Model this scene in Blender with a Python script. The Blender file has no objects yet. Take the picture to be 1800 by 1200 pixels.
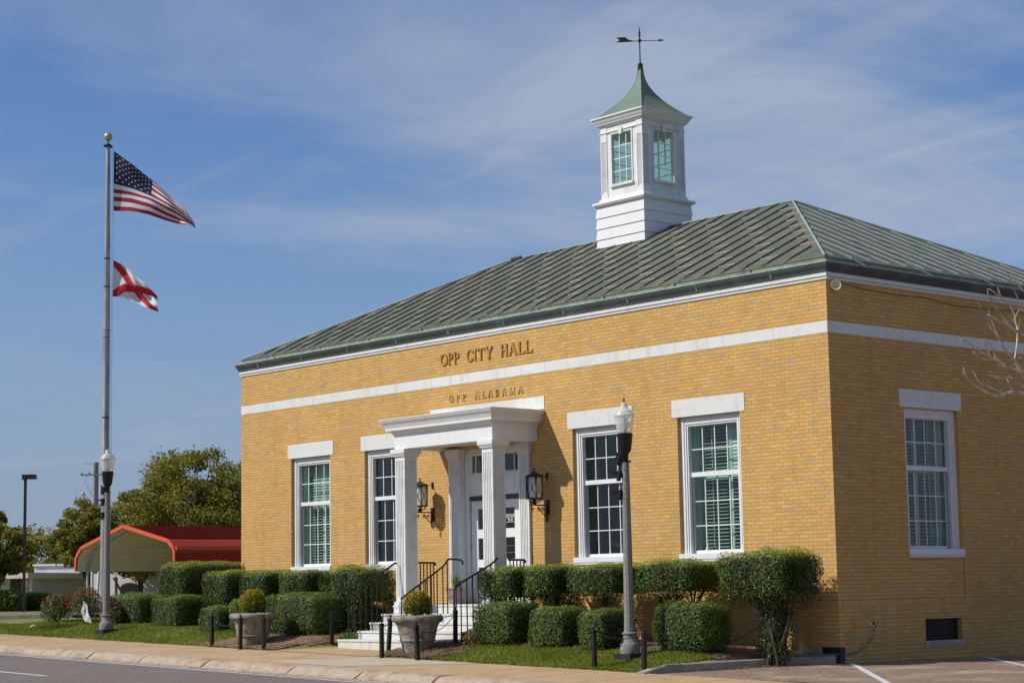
import bpy, math, random
import numpy as np
from mathutils import Vector, Matrix
R = math.radians
random.seed(7); rng = np.random.default_rng(7)
S = bpy.context.scene; COL = S.collection

# ------------------------------------------------------------------ camera
CAM = Vector((21.5296, -26.1194, 1.4253))
yaw, pit, rol = 0.8532, 0.1263, 0.0174
fw = Vector((-math.sin(yaw)*math.cos(pit), math.cos(yaw)*math.cos(pit), math.sin(pit)))
rt = Vector((math.cos(yaw), math.sin(yaw), 0)); up = rt.cross(fw)
r2 = math.cos(rol)*rt-math.sin(rol)*up; u2 = math.sin(rol)*rt+math.cos(rol)*up
cd = bpy.data.cameras.new('camera'); cam = bpy.data.objects.new('camera', cd); COL.objects.link(cam)
m = Matrix.Identity(4)
for i in range(3): m[i][0] = r2[i]; m[i][1] = u2[i]; m[i][2] = -fw[i]; m[i][3] = CAM[i]
cam.matrix_world = m; cd.lens = 67.75; cd.sensor_width = 36; cd.clip_end = 3000; cd.clip_start = .5
S.camera = cam
# ------------------------------------------------------------------ light
SUNV = Vector((-.5556, -1, 1.0)).normalized()
sl = bpy.data.lights.new('sun', 'SUN'); sl.energy = 4.2; sl.angle = R(.53); sl.color = (1, .945, .86)
so = bpy.data.objects.new('sun', sl); COL.objects.link(so)
so.rotation_euler = SUNV.to_track_quat('Z', 'Y').to_euler(); so.location = (-20, -40, 40)
W = bpy.data.worlds.new('World'); S.world = W; W.use_nodes = True
wn = W.node_tree; wn.nodes.clear()
def N(nt, t, **k):
    n = nt.nodes.new(t)
    for a, b in k.items(): setattr(n, a, b)
    return n
wo = N(wn, 'ShaderNodeOutputWorld'); bg = N(wn, 'ShaderNodeBackground'); bg.inputs[1].default_value = .095
sky = N(wn, 'ShaderNodeTexSky'); sky.sky_type = 'NISHITA'; sky.sun_disc = False
sky.sun_elevation = math.asin(SUNV.z); sky.sun_rotation = math.atan2(SUNV.x, SUNV.y)
sky.air_density = 1.0; sky.dust_density = .6; sky.ozone_density = 3.0; sky.altitude = 100
tc = N(wn, 'ShaderNodeTexCoord')
# thin cirrus veil: noise on the sky direction projected on a high plane
sep = N(wn, 'ShaderNodeSeparateXYZ'); wn.links.new(tc.outputs['Generated'], sep.inputs[0])
mx = N(wn, 'ShaderNodeMath', operation='MAXIMUM'); mx.inputs[1].default_value = .0; wn.links.new(sep.outputs[2], mx.inputs[0])
ad = N(wn, 'ShaderNodeMath', operation='ADD'); ad.inputs[1].default_value = .12; wn.links.new(mx.outputs[0], ad.inputs[0])
dx = N(wn, 'ShaderNodeMath', operation='DIVIDE'); dy = N(wn, 'ShaderNodeMath', operation='DIVIDE')
wn.links.new(sep.outputs[0], dx.inputs[0]); wn.links.new(ad.outputs[0], dx.inputs[1])
wn.links.new(sep.outputs[1], dy.inputs[0]); wn.links.new(ad.outputs[0], dy.inputs[1])
cb = N(wn, 'ShaderNodeCombineXYZ'); wn.links.new(dx.outputs[0], cb.inputs[0]); wn.links.new(dy.outputs[0], cb.inputs[1])
C1R, C2R = 100, 95
def cloud(scale, rotz, sx, sy, lo, hi, detail, loc=(0, 0, 0), dist=.6):
    mp = N(wn, 'ShaderNodeMapping'); mp.inputs['Scale'].default_value = (sx, sy, 1); mp.inputs['Rotation'].default_value = (0, 0, R(rotz)); mp.inputs['Location'].default_value = loc
    wn.links.new(cb.outputs[0], mp.inputs[0])
    no = N(wn, 'ShaderNodeTexNoise'); no.inputs['Scale'].default_value = scale; no.inputs['Detail'].default_value = detail; no.inputs['Roughness'].default_value = .58; no.inputs['Distortion'].default_value = dist
    wn.links.new(mp.outputs[0], no.inputs['Vector'])
    mr = N(wn, 'ShaderNodeMapRange', interpolation_type='SMOOTHSTEP'); mr.inputs[1].default_value = lo; mr.inputs[2].default_value = hi
    wn.links.new(no.outputs[0], mr.inputs[0]); return mr.outputs[0]
c1 = cloud(1.3, C1R, .8, .5, .42, .70, 10, (-3.4, 6.6, 0), .5)
c2 = cloud(1.5, C2R, .35, 2.0, .46, .76, 8, (3, 1, 0), .8)
a1 = N(wn, 'ShaderNodeMath', operation='MULTIPLY'); a1.inputs[1].default_value = .78; wn.links.new(c1, a1.inputs[0])
a2 = N(wn, 'ShaderNodeMath', operation='MULTIPLY_ADD'); a2.inputs[1].default_value = .42; wn.links.new(c2, a2.inputs[0]); wn.links.new(a1.outputs[0], a2.inputs[2])
dp = N(wn, 'ShaderNodeVectorMath', operation='DOT_PRODUCT'); dp.inputs[1].default_value = tuple(rt); wn.links.new(tc.outputs['Generated'], dp.inputs[0])
dm_ = N(wn, 'ShaderNodeMapRange'); dm_.inputs[1].default_value = -.3; dm_.inputs[2].default_value = .12; dm_.inputs[3].default_value = .45; dm_.inputs[4].default_value = 1.15; wn.links.new(dp.outputs['Value'], dm_.inputs[0])
am = N(wn, 'ShaderNodeMath', operation='MULTIPLY'); wn.links.new(a2.outputs[0], am.inputs[0]); wn.links.new(dm_.outputs[0], am.inputs[1])
a3 = N(wn, 'ShaderNodeMath', operation='MINIMUM'); a3.inputs[1].default_value = .85; wn.links.new(am.outputs[0], a3.inputs[0])
tint = N(wn, 'ShaderNodeMixRGB', blend_type='MULTIPLY'); tint.inputs[0].default_value = 1; tint.inputs[2].default_value = (.70, .87, 1.13, 1); wn.links.new(sky.outputs[0], tint.inputs[1])
hz = N(wn, 'ShaderNodeMapRange', interpolation_type='SMOOTHSTEP'); hz.inputs[1].default_value = -.02; hz.inputs[2].default_value = .26; hz.inputs[3].default_value = .85; hz.inputs[4].default_value = 0; wn.links.new(sep.outputs[2], hz.inputs[0])
hm = N(wn, 'ShaderNodeMixRGB'); hm.inputs[2].default_value = (2.85, 3.6, 5.0, 1); wn.links.new(hz.outputs[0], hm.inputs[0]); wn.links.new(tint.outputs[0], hm.inputs[1])
mixc = N(wn, 'ShaderNodeMixRGB'); mixc.inputs[2].default_value = (4.1, 4.75, 6.0, 1)
wn.links.new(a3.outputs[0], mixc.inputs[0]); wn.links.new(hm.outputs[0], mixc.inputs[1])
wn.links.new(mixc.outputs[0], bg.inputs[0]); wn.links.new(bg.outputs[0], wo.inputs[0])
S.view_settings.view_transform = 'Standard'; S.view_settings.look = 'None'; S.view_settings.exposure = 0; S.view_settings.gamma = 1
S.render.engine = 'CYCLES'; S.cycles.max_bounces = 6; S.cycles.transparent_max_bounces = 12
S.cycles.caustics_reflective = False; S.cycles.caustics_refractive = False

# ------------------------------------------------------------------ materials
def srgb(r, g, b):
    f = lambda c: (c/255/12.92) if c/255 <= .04045 else ((c/255+.055)/1.055)**2.4
    return (f(r), f(g), f(b), 1)
def mat(name, col, rough=.6, col2=None, scale=4, bump=0, bscale=60, metal=0, spec=.5, detail=6, stretch=None, lo=.35, hi=.65, col3=None, s3=1, coat=0):
    M = bpy.data.materials.new(name); M.use_nodes = True; nt = M.node_tree; b = nt.nodes['Principled BSDF']
    b.inputs['Roughness'].default_value = rough; b.inputs['Metallic'].default_value = metal; b.inputs['Specular IOR Level'].default_value = spec
    b.inputs['Coat Weight'].default_value = coat
    c = col if len(col) == 4 else (*col, 1)
    b.inputs['Base Color'].default_value = c
    t = N(nt, 'ShaderNodeTexCoord'); mp = N(nt, 'ShaderNodeMapping'); nt.links.new(t.outputs['Object'], mp.inputs[0])
    if stretch: mp.inputs['Scale'].default_value = stretch
    out = None
    if col2:
        n = N(nt, 'ShaderNodeTexNoise'); n.inputs['Scale'].default_value = scale; n.inputs['Detail'].default_value = detail; nt.links.new(mp.outputs[0], n.inputs['Vector'])
        mr = N(nt, 'ShaderNodeMapRange'); mr.inputs[1].default_value = lo; mr.inputs[2].default_value = hi; nt.links.new(n.outputs[0], mr.inputs[0])
        mi = N(nt, 'ShaderNodeMixRGB'); mi.inputs[1].default_value = c; mi.inputs[2].default_value = (*col2[:3], 1); nt.links.new(mr.outputs[0], mi.inputs[0])
        out = mi.outputs[0]
        if col3:
            n = N(nt, 'ShaderNodeTexNoise'); n.inputs['Scale'].default_value = s3; n.inputs['Detail'].default_value = 4; nt.links.new(t.outputs['Object'], n.inputs['Vector'])
            mr = N(nt, 'ShaderNodeMapRange'); mr.inputs[1].default_value = .5; mr.inputs[2].default_value = .72; nt.links.new(n.outputs[0], mr.inputs[0])
            m3 = N(nt, 'ShaderNodeMixRGB'); m3.inputs[2].default_value = (*col3[:3], 1); nt.links.new(mr.outputs[0], m3.inputs[0]); nt.links.new(out, m3.inputs[1]); out = m3.outputs[0]
        nt.links.new(out, b.inputs['Base Color'])
    if bump:
        n = N(nt, 'ShaderNodeTexNoise'); n.inputs['Scale'].default_value = bscale; n.inputs['Detail'].default_value = 4; nt.links.new(mp.outputs[0], n.inputs['Vector'])
        bp = N(nt, 'ShaderNodeBump'); bp.inputs['Strength'].default_value = bump; bp.inputs['Distance'].default_value = .01; nt.links.new(n.outputs[0], bp.inputs['Height']); nt.links.new(bp.outputs[0], b.inputs['Normal'])
    return M

def brick_mat(name, soldier=False, dirt=.0):
    M = bpy.data.materials.new(name); M.use_nodes = True; nt = M.node_tree; b = nt.nodes['Principled BSDF']; L = nt.links.new
    bw, bh = (.2032, .0677) if not soldier else (.0677, .1016)
    def ma(op, a, c=None, d=None):
        n = N(nt, 'ShaderNodeMath', operation=op)
        for i, v in enumerate((a, c, d)):
            if v is None: continue
            if isinstance(v, (int, float)): n.inputs[i].default_value = v
            else: L(v, n.inputs[i])
        return n.outputs[0]
    ge = N(nt, 'ShaderNodeNewGeometry'); sp = N(nt, 'ShaderNodeSeparateXYZ'); L(ge.outputs['Position'], sp.inputs[0])
    sn = N(nt, 'ShaderNodeSeparateXYZ'); L(ge.outputs['True Normal'], sn.inputs[0])
    side = ma('GREATER_THAN', ma('ABSOLUTE', sn.outputs[0]), .6)
    u = ma('ADD', ma('MULTIPLY', sp.outputs[0], ma('SUBTRACT', 1, side)), ma('MULTIPLY', sp.outputs[1], side))
    v = ma('DIVIDE', ma('SUBTRACT', sp.outputs[2], 1.09-bh*20), bh)
    row = ma('FLOOR', v)
    half = ma('MULTIPLY', ma('MODULO', row, 2), 0 if soldier else .5)
    uu = ma('ADD', ma('ADD', ma('DIVIDE', u, bw), half), 400)
    col = ma('FLOOR', uu); fx = ma('FRACT', uu); fz = ma('FRACT', v)
    cv = N(nt, 'ShaderNodeCombineXYZ'); L(col, cv.inputs[0]); L(row, cv.inputs[1]); L(side, cv.inputs[2])
    wnz = N(nt, 'ShaderNodeTexWhiteNoise', noise_dimensions='3D'); L(cv.outputs[0], wnz.inputs['Vector'])
    cs = N(nt, 'ShaderNodeSeparateColor'); L(wnz.outputs['Color'], cs.inputs[0])
    ramp = N(nt, 'ShaderNodeValToRGB'); cr = ramp.color_ramp; cr.interpolation = 'LINEAR'
    cols = [(0, (.54, .325, .112)), (.3, (.575, .345, .112)), (.5, (.605, .36, .108)), (.68, (.58, .315, .088)), (.82, (.565, .335, .112)), (.90, (.53, .335, .130)), (.96, (.50, .34, .158)), (1, (.46, .325, .175))]
    while len(cr.elements) > 1: cr.elements.remove(cr.elements[0])
    cr.elements[0].position = 0; cr.elements[0].color = (*cols[0][1], 1)
    for p, c in cols[1:]:
        e = cr.elements.new(p); e.color = (*c, 1)
    L(cs.outputs[0], ramp.inputs[0])
    mm = .0048
    ex = ma('MULTIPLY', ma('MINIMUM', fx, ma('SUBTRACT', 1, fx)), bw)
    ez = ma('MULTIPLY', ma('MINIMUM', fz, ma('SUBTRACT', 1, fz)), bh)
    if not soldier:
        split = ma('GREATER_THAN', cs.outputs[1], .93)
        hx = ma('ADD', ma('MULTIPLY', ma('ABSOLUTE', ma('SUBTRACT', fx, .5)), bw), ma('MULTIPLY', ma('SUBTRACT', 1, split), 1))
        ex = ma('MINIMUM', ex, hx)
    e = ma('MINIMUM', ex, ez)
    mr = N(nt, 'ShaderNodeMapRange'); mr.inputs[1].default_value = mm*.55; mr.inputs[2].default_value = mm*1.3; L(e, mr.inputs[0])
    # broad tone shift from batch to batch, fine grain inside the brick
    big = N(nt, 'ShaderNodeTexNoise'); big.inputs['Scale'].default_value = .55; big.inputs['Detail'].default_value = 3; L(ge.outputs['Position'], big.inputs['Vector'])
    fine = N(nt, 'ShaderNodeTexNoise'); fine.inputs['Scale'].default_value = 38; fine.inputs['Detail'].default_value = 5; L(ge.outputs['Position'], fine.inputs['Vector'])
    val = ma('ADD', ma('ADD', ma('MULTIPLY', big.outputs[0], .26), ma('MULTIPLY', fine.outputs[0], .22)), .76)
    val = ma('MULTIPLY', val, ma('ADD', ma('MULTIPLY', cs.outputs[2], .16), .92))
    hsv = N(nt, 'ShaderNodeHueSaturation'); L(ramp.outputs[0], hsv.inputs['Color']); L(val, hsv.inputs['Value'])
    mi = N(nt, 'ShaderNodeMixRGB'); mi.inputs[1].default_value = (.33, .215, .105, 1); L(mr.outputs[0], mi.inputs[0]); L(hsv.outputs[0], mi.inputs[2])
    out = mi.outputs[0]
    # soil splash and damp near the ground, streaks under sills
    dn = N(nt, 'ShaderNodeTexNoise'); dn.inputs['Scale'].default_value = 2.5; dn.inputs['Detail'].default_value = 6
    dm = N(nt, 'ShaderNodeMapping'); dm.inputs['Scale'].default_value = (1.6, 1.6, .35); L(ge.outputs['Position'], dm.inputs[0]); L(dm.outputs[0], dn.inputs['Vector'])
    dr = N(nt, 'ShaderNodeMapRange'); dr.inputs[1].default_value = .52; dr.inputs[2].default_value = .78; dr.inputs[4].default_value = .38; L(dn.outputs[0], dr.inputs[0])
    m2 = N(nt, 'ShaderNodeMixRGB', blend_type='MULTIPLY'); m2.inputs[2].default_value = (.72, .66, .58, 1); L(dr.outputs[0], m2.inputs[0]); L(out, m2.inputs[1]); out = m2.outputs[0]
    L(out, b.inputs['Base Color']); b.inputs['Roughness'].default_value = .82; b.inputs['Specular IOR Level'].default_value = .25
    hgt = ma('ADD', mr.outputs[0], ma('MULTIPLY', fine.outputs[0], .35))
    bp = N(nt, 'ShaderNodeBump'); bp.inputs['Strength'].default_value = .55; bp.inputs['Distance'].default_value = .006; L(hgt, bp.inputs['Height']); L(bp.outputs[0], b.inputs['Normal'])
    return M

def leaf_mat(name, cols, trans=.25, rough=.45, spec=.5):
    M = bpy.data.materials.new(name); M.use_nodes = True; nt = M.node_tree; b = nt.nodes['Principled BSDF']
    at = N(nt, 'ShaderNodeAttribute'); at.attribute_name = 'leaf_tone'
    ramp = N(nt, 'ShaderNodeValToRGB'); cr = ramp.color_ramp
    while len(cr.elements) > 1: cr.elements.remove(cr.elements[0])
    cr.elements[0].position = cols[0][0]; cr.elements[0].color = (*cols[0][1], 1)
    for p, c in cols[1:]:
        e = cr.elements.new(p); e.color = (*c, 1)
    nt.links.new(at.outputs['Fac'], ramp.inputs[0]); nt.links.new(ramp.outputs[0], b.inputs['Base Color'])
    b.inputs['Roughness'].default_value = rough; b.inputs['Specular IOR Level'].default_value = spec
    tr = N(nt, 'ShaderNodeBsdfTranslucent'); nt.links.new(ramp.outputs[0], tr.inputs[0])
    mx_ = N(nt, 'ShaderNodeMixShader'); mx_.inputs[0].default_value = trans
    nt.links.new(b.outputs[0], mx_.inputs[1]); nt.links.new(tr.outputs[0], mx_.inputs[2]); nt.links.new(mx_.outputs[0], nt.nodes['Material Output'].inputs[0])
    return M

def glass_mat(name, tint=(.75, .85, .82), refl=1.0, wob=.0015):
    M = bpy.data.materials.new(name); M.use_nodes = True; nt = M.node_tree; nt.nodes.remove(nt.nodes['Principled BSDF'])
    t = N(nt, 'ShaderNodeBsdfTransparent'); t.inputs[0].default_value = (*tint, 1)
    g = N(nt, 'ShaderNodeBsdfGlossy'); g.inputs['Roughness'].default_value = .01
    n = N(nt, 'ShaderNodeTexNoise'); n.inputs['Scale'].default_value = 2.2; tcn = N(nt, 'ShaderNodeTexCoord'); nt.links.new(tcn.outputs['Object'], n.inputs['Vector'])
    bp = N(nt, 'ShaderNodeBump'); bp.inputs['Strength'].default_value = .3; bp.inputs['Distance'].default_value = wob*6; nt.links.new(n.outputs[0], bp.inputs['Height']); nt.links.new(bp.outputs[0], g.inputs['Normal'])
    fr = N(nt, 'ShaderNodeLayerWeight'); fr.inputs[0].default_value = .5
    pw = N(nt, 'ShaderNodeMath', operation='POWER'); pw.inputs[1].default_value = 4; nt.links.new(fr.outputs['Facing'], pw.inputs[0])
    mu = N(nt, 'ShaderNodeMath', operation='MULTIPLY_ADD'); mu.inputs[1].default_value = .9*refl; mu.inputs[2].default_value = .075*refl; mu.use_clamp = True; nt.links.new(pw.outputs[0], mu.inputs[0])
    mxs = N(nt, 'ShaderNodeMixShader'); nt.links.new(mu.outputs[0], mxs.inputs[0]); nt.links.new(t.outputs[0], mxs.inputs[1]); nt.links.new(g.outputs[0], mxs.inputs[2])
    nt.links.new(mxs.outputs[0], nt.nodes['Material Output'].inputs[0]); return M

def marble_mat(name, base=(.66, .665, .63), vein=(.36, .37, .36), streak=(.47, .48, .47)):
    M = bpy.data.materials.new(name); M.use_nodes = True; nt = M.node_tree; b = nt.nodes['Principled BSDF']; L = nt.links.new
    ge = N(nt, 'ShaderNodeNewGeometry')
    n1 = N(nt, 'ShaderNodeTexNoise'); n1.inputs['Scale'].default_value = 1.6; n1.inputs['Detail'].default_value = 7; n1.inputs['Distortion'].default_value = .5; L(ge.outputs['Position'], n1.inputs['Vector'])
    s = N(nt, 'ShaderNodeMath', operation='SUBTRACT'); s.inputs[1].default_value = .5; L(n1.outputs[0], s.inputs[0])
    a = N(nt, 'ShaderNodeMath', operation='ABSOLUTE'); L(s.outputs[0], a.inputs[0])
    mr = N(nt, 'ShaderNodeMapRange'); mr.inputs[1].default_value = 0; mr.inputs[2].default_value = .022; mr.inputs[3].default_value = .22; mr.inputs[4].default_value = 0; L(a.outputs[0], mr.inputs[0])
    m1 = N(nt, 'ShaderNodeMixRGB'); m1.inputs[1].default_value = (*base, 1); m1.inputs[2].default_value = (*vein, 1); L(mr.outputs[0], m1.inputs[0])
    mp = N(nt, 'ShaderNodeMapping'); mp.inputs['Scale'].default_value = (2.3, 2.3, .35); L(ge.outputs['Position'], mp.inputs[0])
    n2 = N(nt, 'ShaderNodeTexNoise'); n2.inputs['Scale'].default_value = 1.7; n2.inputs['Detail'].default_value = 5; L(mp.outputs[0], n2.inputs['Vector'])
    r_ = N(nt, 'ShaderNodeMapRange'); r_.inputs[1].default_value = .58; r_.inputs[2].default_value = .72; r_.inputs[4].default_value = .55; L(n2.outputs[0], r_.inputs[0])
    m2 = N(nt, 'ShaderNodeMixRGB'); m2.inputs[2].default_value = (*streak, 1); L(r_.outputs[0], m2.inputs[0]); L(m1.outputs[0], m2.inputs[1])
    L(m2.outputs[0], b.inputs['Base Color']); b.inputs['Roughness'].default_value = .5; b.inputs['Specular IOR Level'].default_value = .3; return M

MAT = dict(
 brick=brick_mat('yellow_brick'), soldier=brick_mat('yellow_brick_soldier', True),
 marble=marble_mat('white_marble'), marble2=marble_mat('step_marble', (.62, .62, .58), (.34, .34, .33), (.40, .40, .36)),
 joint=mat('stone_joint', (.16, .14, .12), .9),
 white=mat('white_paint', (.73, .73, .72), .5, (.66, .66, .64), 4.5, .15, 30, stretch=(1.4, 1.4, .3), lo=.5, hi=.8),
 oldwhite=mat('weathered_white_paint', (.72, .72, .70), .55, (.64, .64, .61), 5, .2, 40, stretch=(3, 3, .22), lo=.5, hi=.8, col3=(.60, .59, .56), s3=3.5),
 copper=mat('dark_copper', (.022, .026, .03), .6, (.075, .085, .085), 14, .35, 50, stretch=(6, 6, .3), col3=(.07, .11, .10), s3=1.3),
 patina=mat('green_patina', (.17, .29, .25), .7, (.30, .42, .36), 7, .2, 60, col3=(.20, .24, .17), s3=2.5),
 roof=mat('weathered_copper_roof', (.100, .097, .068), .62, (.165, .148, .098), 3, .3, 25, stretch=(1, .5, .5), lo=.3, hi=.7, col3=(.085, .108, .082), s3=.8),
 seam=mat('roof_seam_shaded_metal', (.052, .062, .055), .6, (.11, .17, .15), 5, .1, 60),  # darkened copy: shaded flanks of the front-slope seams put into the colour
 seamlight=mat('roof_seam_lit_patina', (.22, .31, .28), .6, (.32, .42, .38), 4),  # paler green copy: sunlit flanks of the side-slope seams put into the colour
 cleat=mat('roof_cross_seam', (.52, .48, .30), .6, (.30, .29, .19), 6),
 tan=mat('stained_fascia', (.34, .30, .17), .8, (.16, .24, .19), 5, .3, 40, stretch=(2, 2, .5), col3=(.20, .13, .07), s3=1.6),
 spire=mat('spire_patina', (.12, .205, .155), .65, (.20, .215, .12), 2.2, .2, 40, stretch=(1, 1, .5), col3=(.09, .18, .155), s3=3),
 iron=mat('black_iron', (.008, .008, .009), .38, (.018, .014, .013), 12, .15, 80, spec=.35),
 bronze=mat('dark_bronze', (.022, .014, .012), .45, (.05, .03, .022), 14, .1, 80, metal=.3),
 gold=mat('brass_letters', (.52, .28, .045), .35, (.34, .17, .028), 8, .1, 60),
 oldgold=mat('tarnished_brass', (.60, .40, .10), .5, (.30, .17, .05), 5, .1, 60),
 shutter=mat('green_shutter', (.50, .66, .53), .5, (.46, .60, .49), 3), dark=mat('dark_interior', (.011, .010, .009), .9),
 intwall=mat('interior_wall', (.10, .135, .11), .8), darkred=mat('dark_panel', (.05, .03, .028), .5),
 glass=glass_mat('window_glass'), cglass=glass_mat('cupola_glass', (.80, .97, .80), 1.1),
 conc=mat('kerb_concrete', (.47, .37, .27), .85, (.37, .28, .195), 9, .8, 45, col3=(.30, .20, .12), s3=2.4),
 walk=mat('sidewalk_concrete', (.50, .345, .185), .85, (.43, .29, .15), 2.2, .4, 70, col3=(.40, .25, .115), s3=.8),
 walk2=mat('patched_concrete', (.50, .43, .33), .85, (.44, .37, .27), 3, .3, 70),
 grayconc=mat('grey_concrete', (.42, .37, .29), .85, (.28, .245, .19), 5, .4, 50),
 asphalt=mat('asphalt', (.245, .20, .17), .9, (.12, .10, .085), 55, 1.0, 90, detail=3, lo=.35, hi=.65, col3=(.20, .175, .155), s3=.5),
 chip=mat('chip_seal', (.46, .31, .205), .9, (.055, .035, .025), 55, 1.5, 60, detail=3, lo=.43, hi=.57, col3=(.44, .33, .25), s3=.9),
 paintline=mat('road_paint', (.62, .62, .62), .8, (.42, .41, .40), 14, .2, 80, lo=.5, hi=.75),
 soil=mat('mulch', (.15, .085, .045), .95, (.30, .19, .11), 22, 1.0, 40),
 ground=mat('lawn_soil', (.15, .17, .035), .95, (.21, .20, .055), 14, 1.0, 60, col3=(.24, .19, .08), s3=.9),
 pot=mat('cast_stone', (.34, .305, .245), .9, (.19, .165, .125), 8, 1.0, 30, col3=(.11, .095, .07), s3=4.5),
 postconc=mat('aggregate_post', (.27, .25, .225), .85, (.17, .155, .14), 45, .5, 110, detail=3, lo=.4, hi=.6),
 tanpot=mat('taupe_planter', (.30, .23, .21), .7, (.22, .17, .155), 8, .2, 60),
 alu=mat('brushed_aluminium', (.42, .42, .40), .45, (.26, .26, .25), 2, .1, 60, metal=.6, stretch=(3, 3, .8)),
 ball=mat('gilt_ball', (.55, .47, .33), .3, (.40, .34, .24), 3, metal=.6),
 flagw=mat('flag_white', (.70, .70, .72), .8), flagr=mat('flag_red', (.33, .012, .035), .8), flagb=mat('flag_blue', (.012, .016, .055), .8),
 redroof=mat('red_metal', (.33, .045, .026), .65, (.27, .036, .022), 1.5, .1, 20, spec=.2), redtrim=mat('orange_red_trim', (.60, .10, .045), .55, spec=.25), redside=mat('red_side_panel', (.30, .025, .014), .6, spec=.2),
 beige=mat('beige_metal', (.82, .78, .56), .6, (.74, .70, .50), 2), galv=mat('galvanised', (.45, .50, .50), .4, metal=.4),
 plaster=mat('old_plaster', (.86, .83, .84), .9, (.72, .69, .70), 1.4, .3, 20, stretch=(1, 1, .4)), beigewall=mat('beige_wall', (.62, .57, .50), .9, (.52, .47, .40), 1),
 brown=mat('brown_door', (.09, .03, .03), .7), bark=mat('bark', (.085, .065, .05), .9, (.05, .038, .03), 14, .8, 30, stretch=(1, 1, .3)),
 barklight=mat('pale_twig', (.66, .56, .42), .8, (.34, .27, .20), 7, .3, 60), treebark=mat('dark_bark', (.09, .07, .055), .9, (.05, .04, .03), 9, .6, 20),
 wood=mat('grey_pole_wood', (.22, .19, .17), .9, (.14, .12, .10), 6, stretch=(3, 3, .4)),
 hose=mat('green_hose', (.05, .17, .10), .4), hornm=mat('cream_horn', (.78, .74, .52), .5), whitepl=mat('white_plastic', (.75, .75, .73), .5),
 black=mat('black_paint', (.012, .012, .014), .5), litter=mat('dry_leaf', (.42, .31, .17), .8),
 siding=mat('white_siding', (.74, .72, .66), .7), rose=mat('rose_red', (.80, .015, .04), .5),
)
leaf_cols = [(0, (.012, .030, .007)), (.3, (.042, .095, .013)), (.55, (.115, .215, .022)), (.8, (.29, .39, .040)), (.93, (.42, .46, .06)), (.955, (.30, .06, .03)), (1, (.34, .06, .04))]
MAT['leafhi'] = leaf_mat('glossy_hedge_leaf', leaf_cols, .34, .45, .35)
MAT['leaflo'] = leaf_mat('box_hedge_leaf', [(0, (.030, .055, .012)), (.4, (.095, .155, .024)), (.8, (.18, .27, .038)), (1, (.28, .34, .06))], .32, .5, .35)
MAT['leaftree'] = leaf_mat('oak_leaf', [(0, (.08, .085, .013)), (.4, (.22, .215, .027)), (.75, (.36, .33, .04)), (1, (.50, .38, .065))], .42, .55, .3)
MAT['leafgold'] = leaf_mat('golden_arborvitae', [(0, (.10, .15, .012)), (.4, (.30, .31, .02)), (.7, (.46, .33, .02)), (1, (.55, .24, .03))], .25, .6, .3)
MAT['leafrose'] = leaf_mat('rose_leaf', [(0, (.05, .085, .02)), (.6, (.12, .19, .04)), (1, (.24, .16, .07))], .25)
MAT['leafgreen'] = leaf_mat('fresh_green_leaf', [(0, (.08, .16, .02)), (1, (.20, .34, .05))], .3)
MAT['leafburg'] = leaf_mat('burgundy_leaf', [(0, (.12, .08, .02)), (.5, (.18, .19, .04)), (1, (.28, .11, .05))], .25)
MAT['grass'] = leaf_mat('grass_blade', [(0, (.10, .15, .012)), (.4, (.20, .25, .025)), (.75, (.32, .33, .05)), (.93, (.50, .46, .14)), (1, (.75, .60, .32))], .3, .6, .2)
MAT['core'] = mat('hedge_twigs', (.022, .022, .013), .95, (.04, .032, .02), 20)
# frosted globe / lantern glass
def frost(name, col, alpha):
    M = bpy.data.materials.new(name); M.use_nodes = True; nt = M.node_tree; b = nt.nodes['Principled BSDF']
    b.inputs['Base Color'].default_value = (*col, 1); b.inputs['Roughness'].default_value = .12; b.inputs['Alpha'].default_value = alpha; b.inputs['Specular IOR Level'].default_value = .8
    t = N(nt, 'ShaderNodeTexCoord'); w = N(nt, 'ShaderNodeTexWave'); w.inputs['Scale'].default_value = 18; w.bands_direction = 'Z'; nt.links.new(t.outputs['Object'], w.inputs[0])
    bp = N(nt, 'ShaderNodeBump'); bp.inputs['Strength'].default_value = .3; bp.inputs['Distance'].default_value = .004; nt.links.new(w.outputs[1], bp.inputs['Height']); nt.links.new(bp.outputs[0], b.inputs['Normal'])
    return M
MAT['globe'] = frost('ribbed_acrylic', (.72, .74, .66), .62)
MAT['lglass'] = frost('seeded_glass', (.80, .80, .70), .72)

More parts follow.
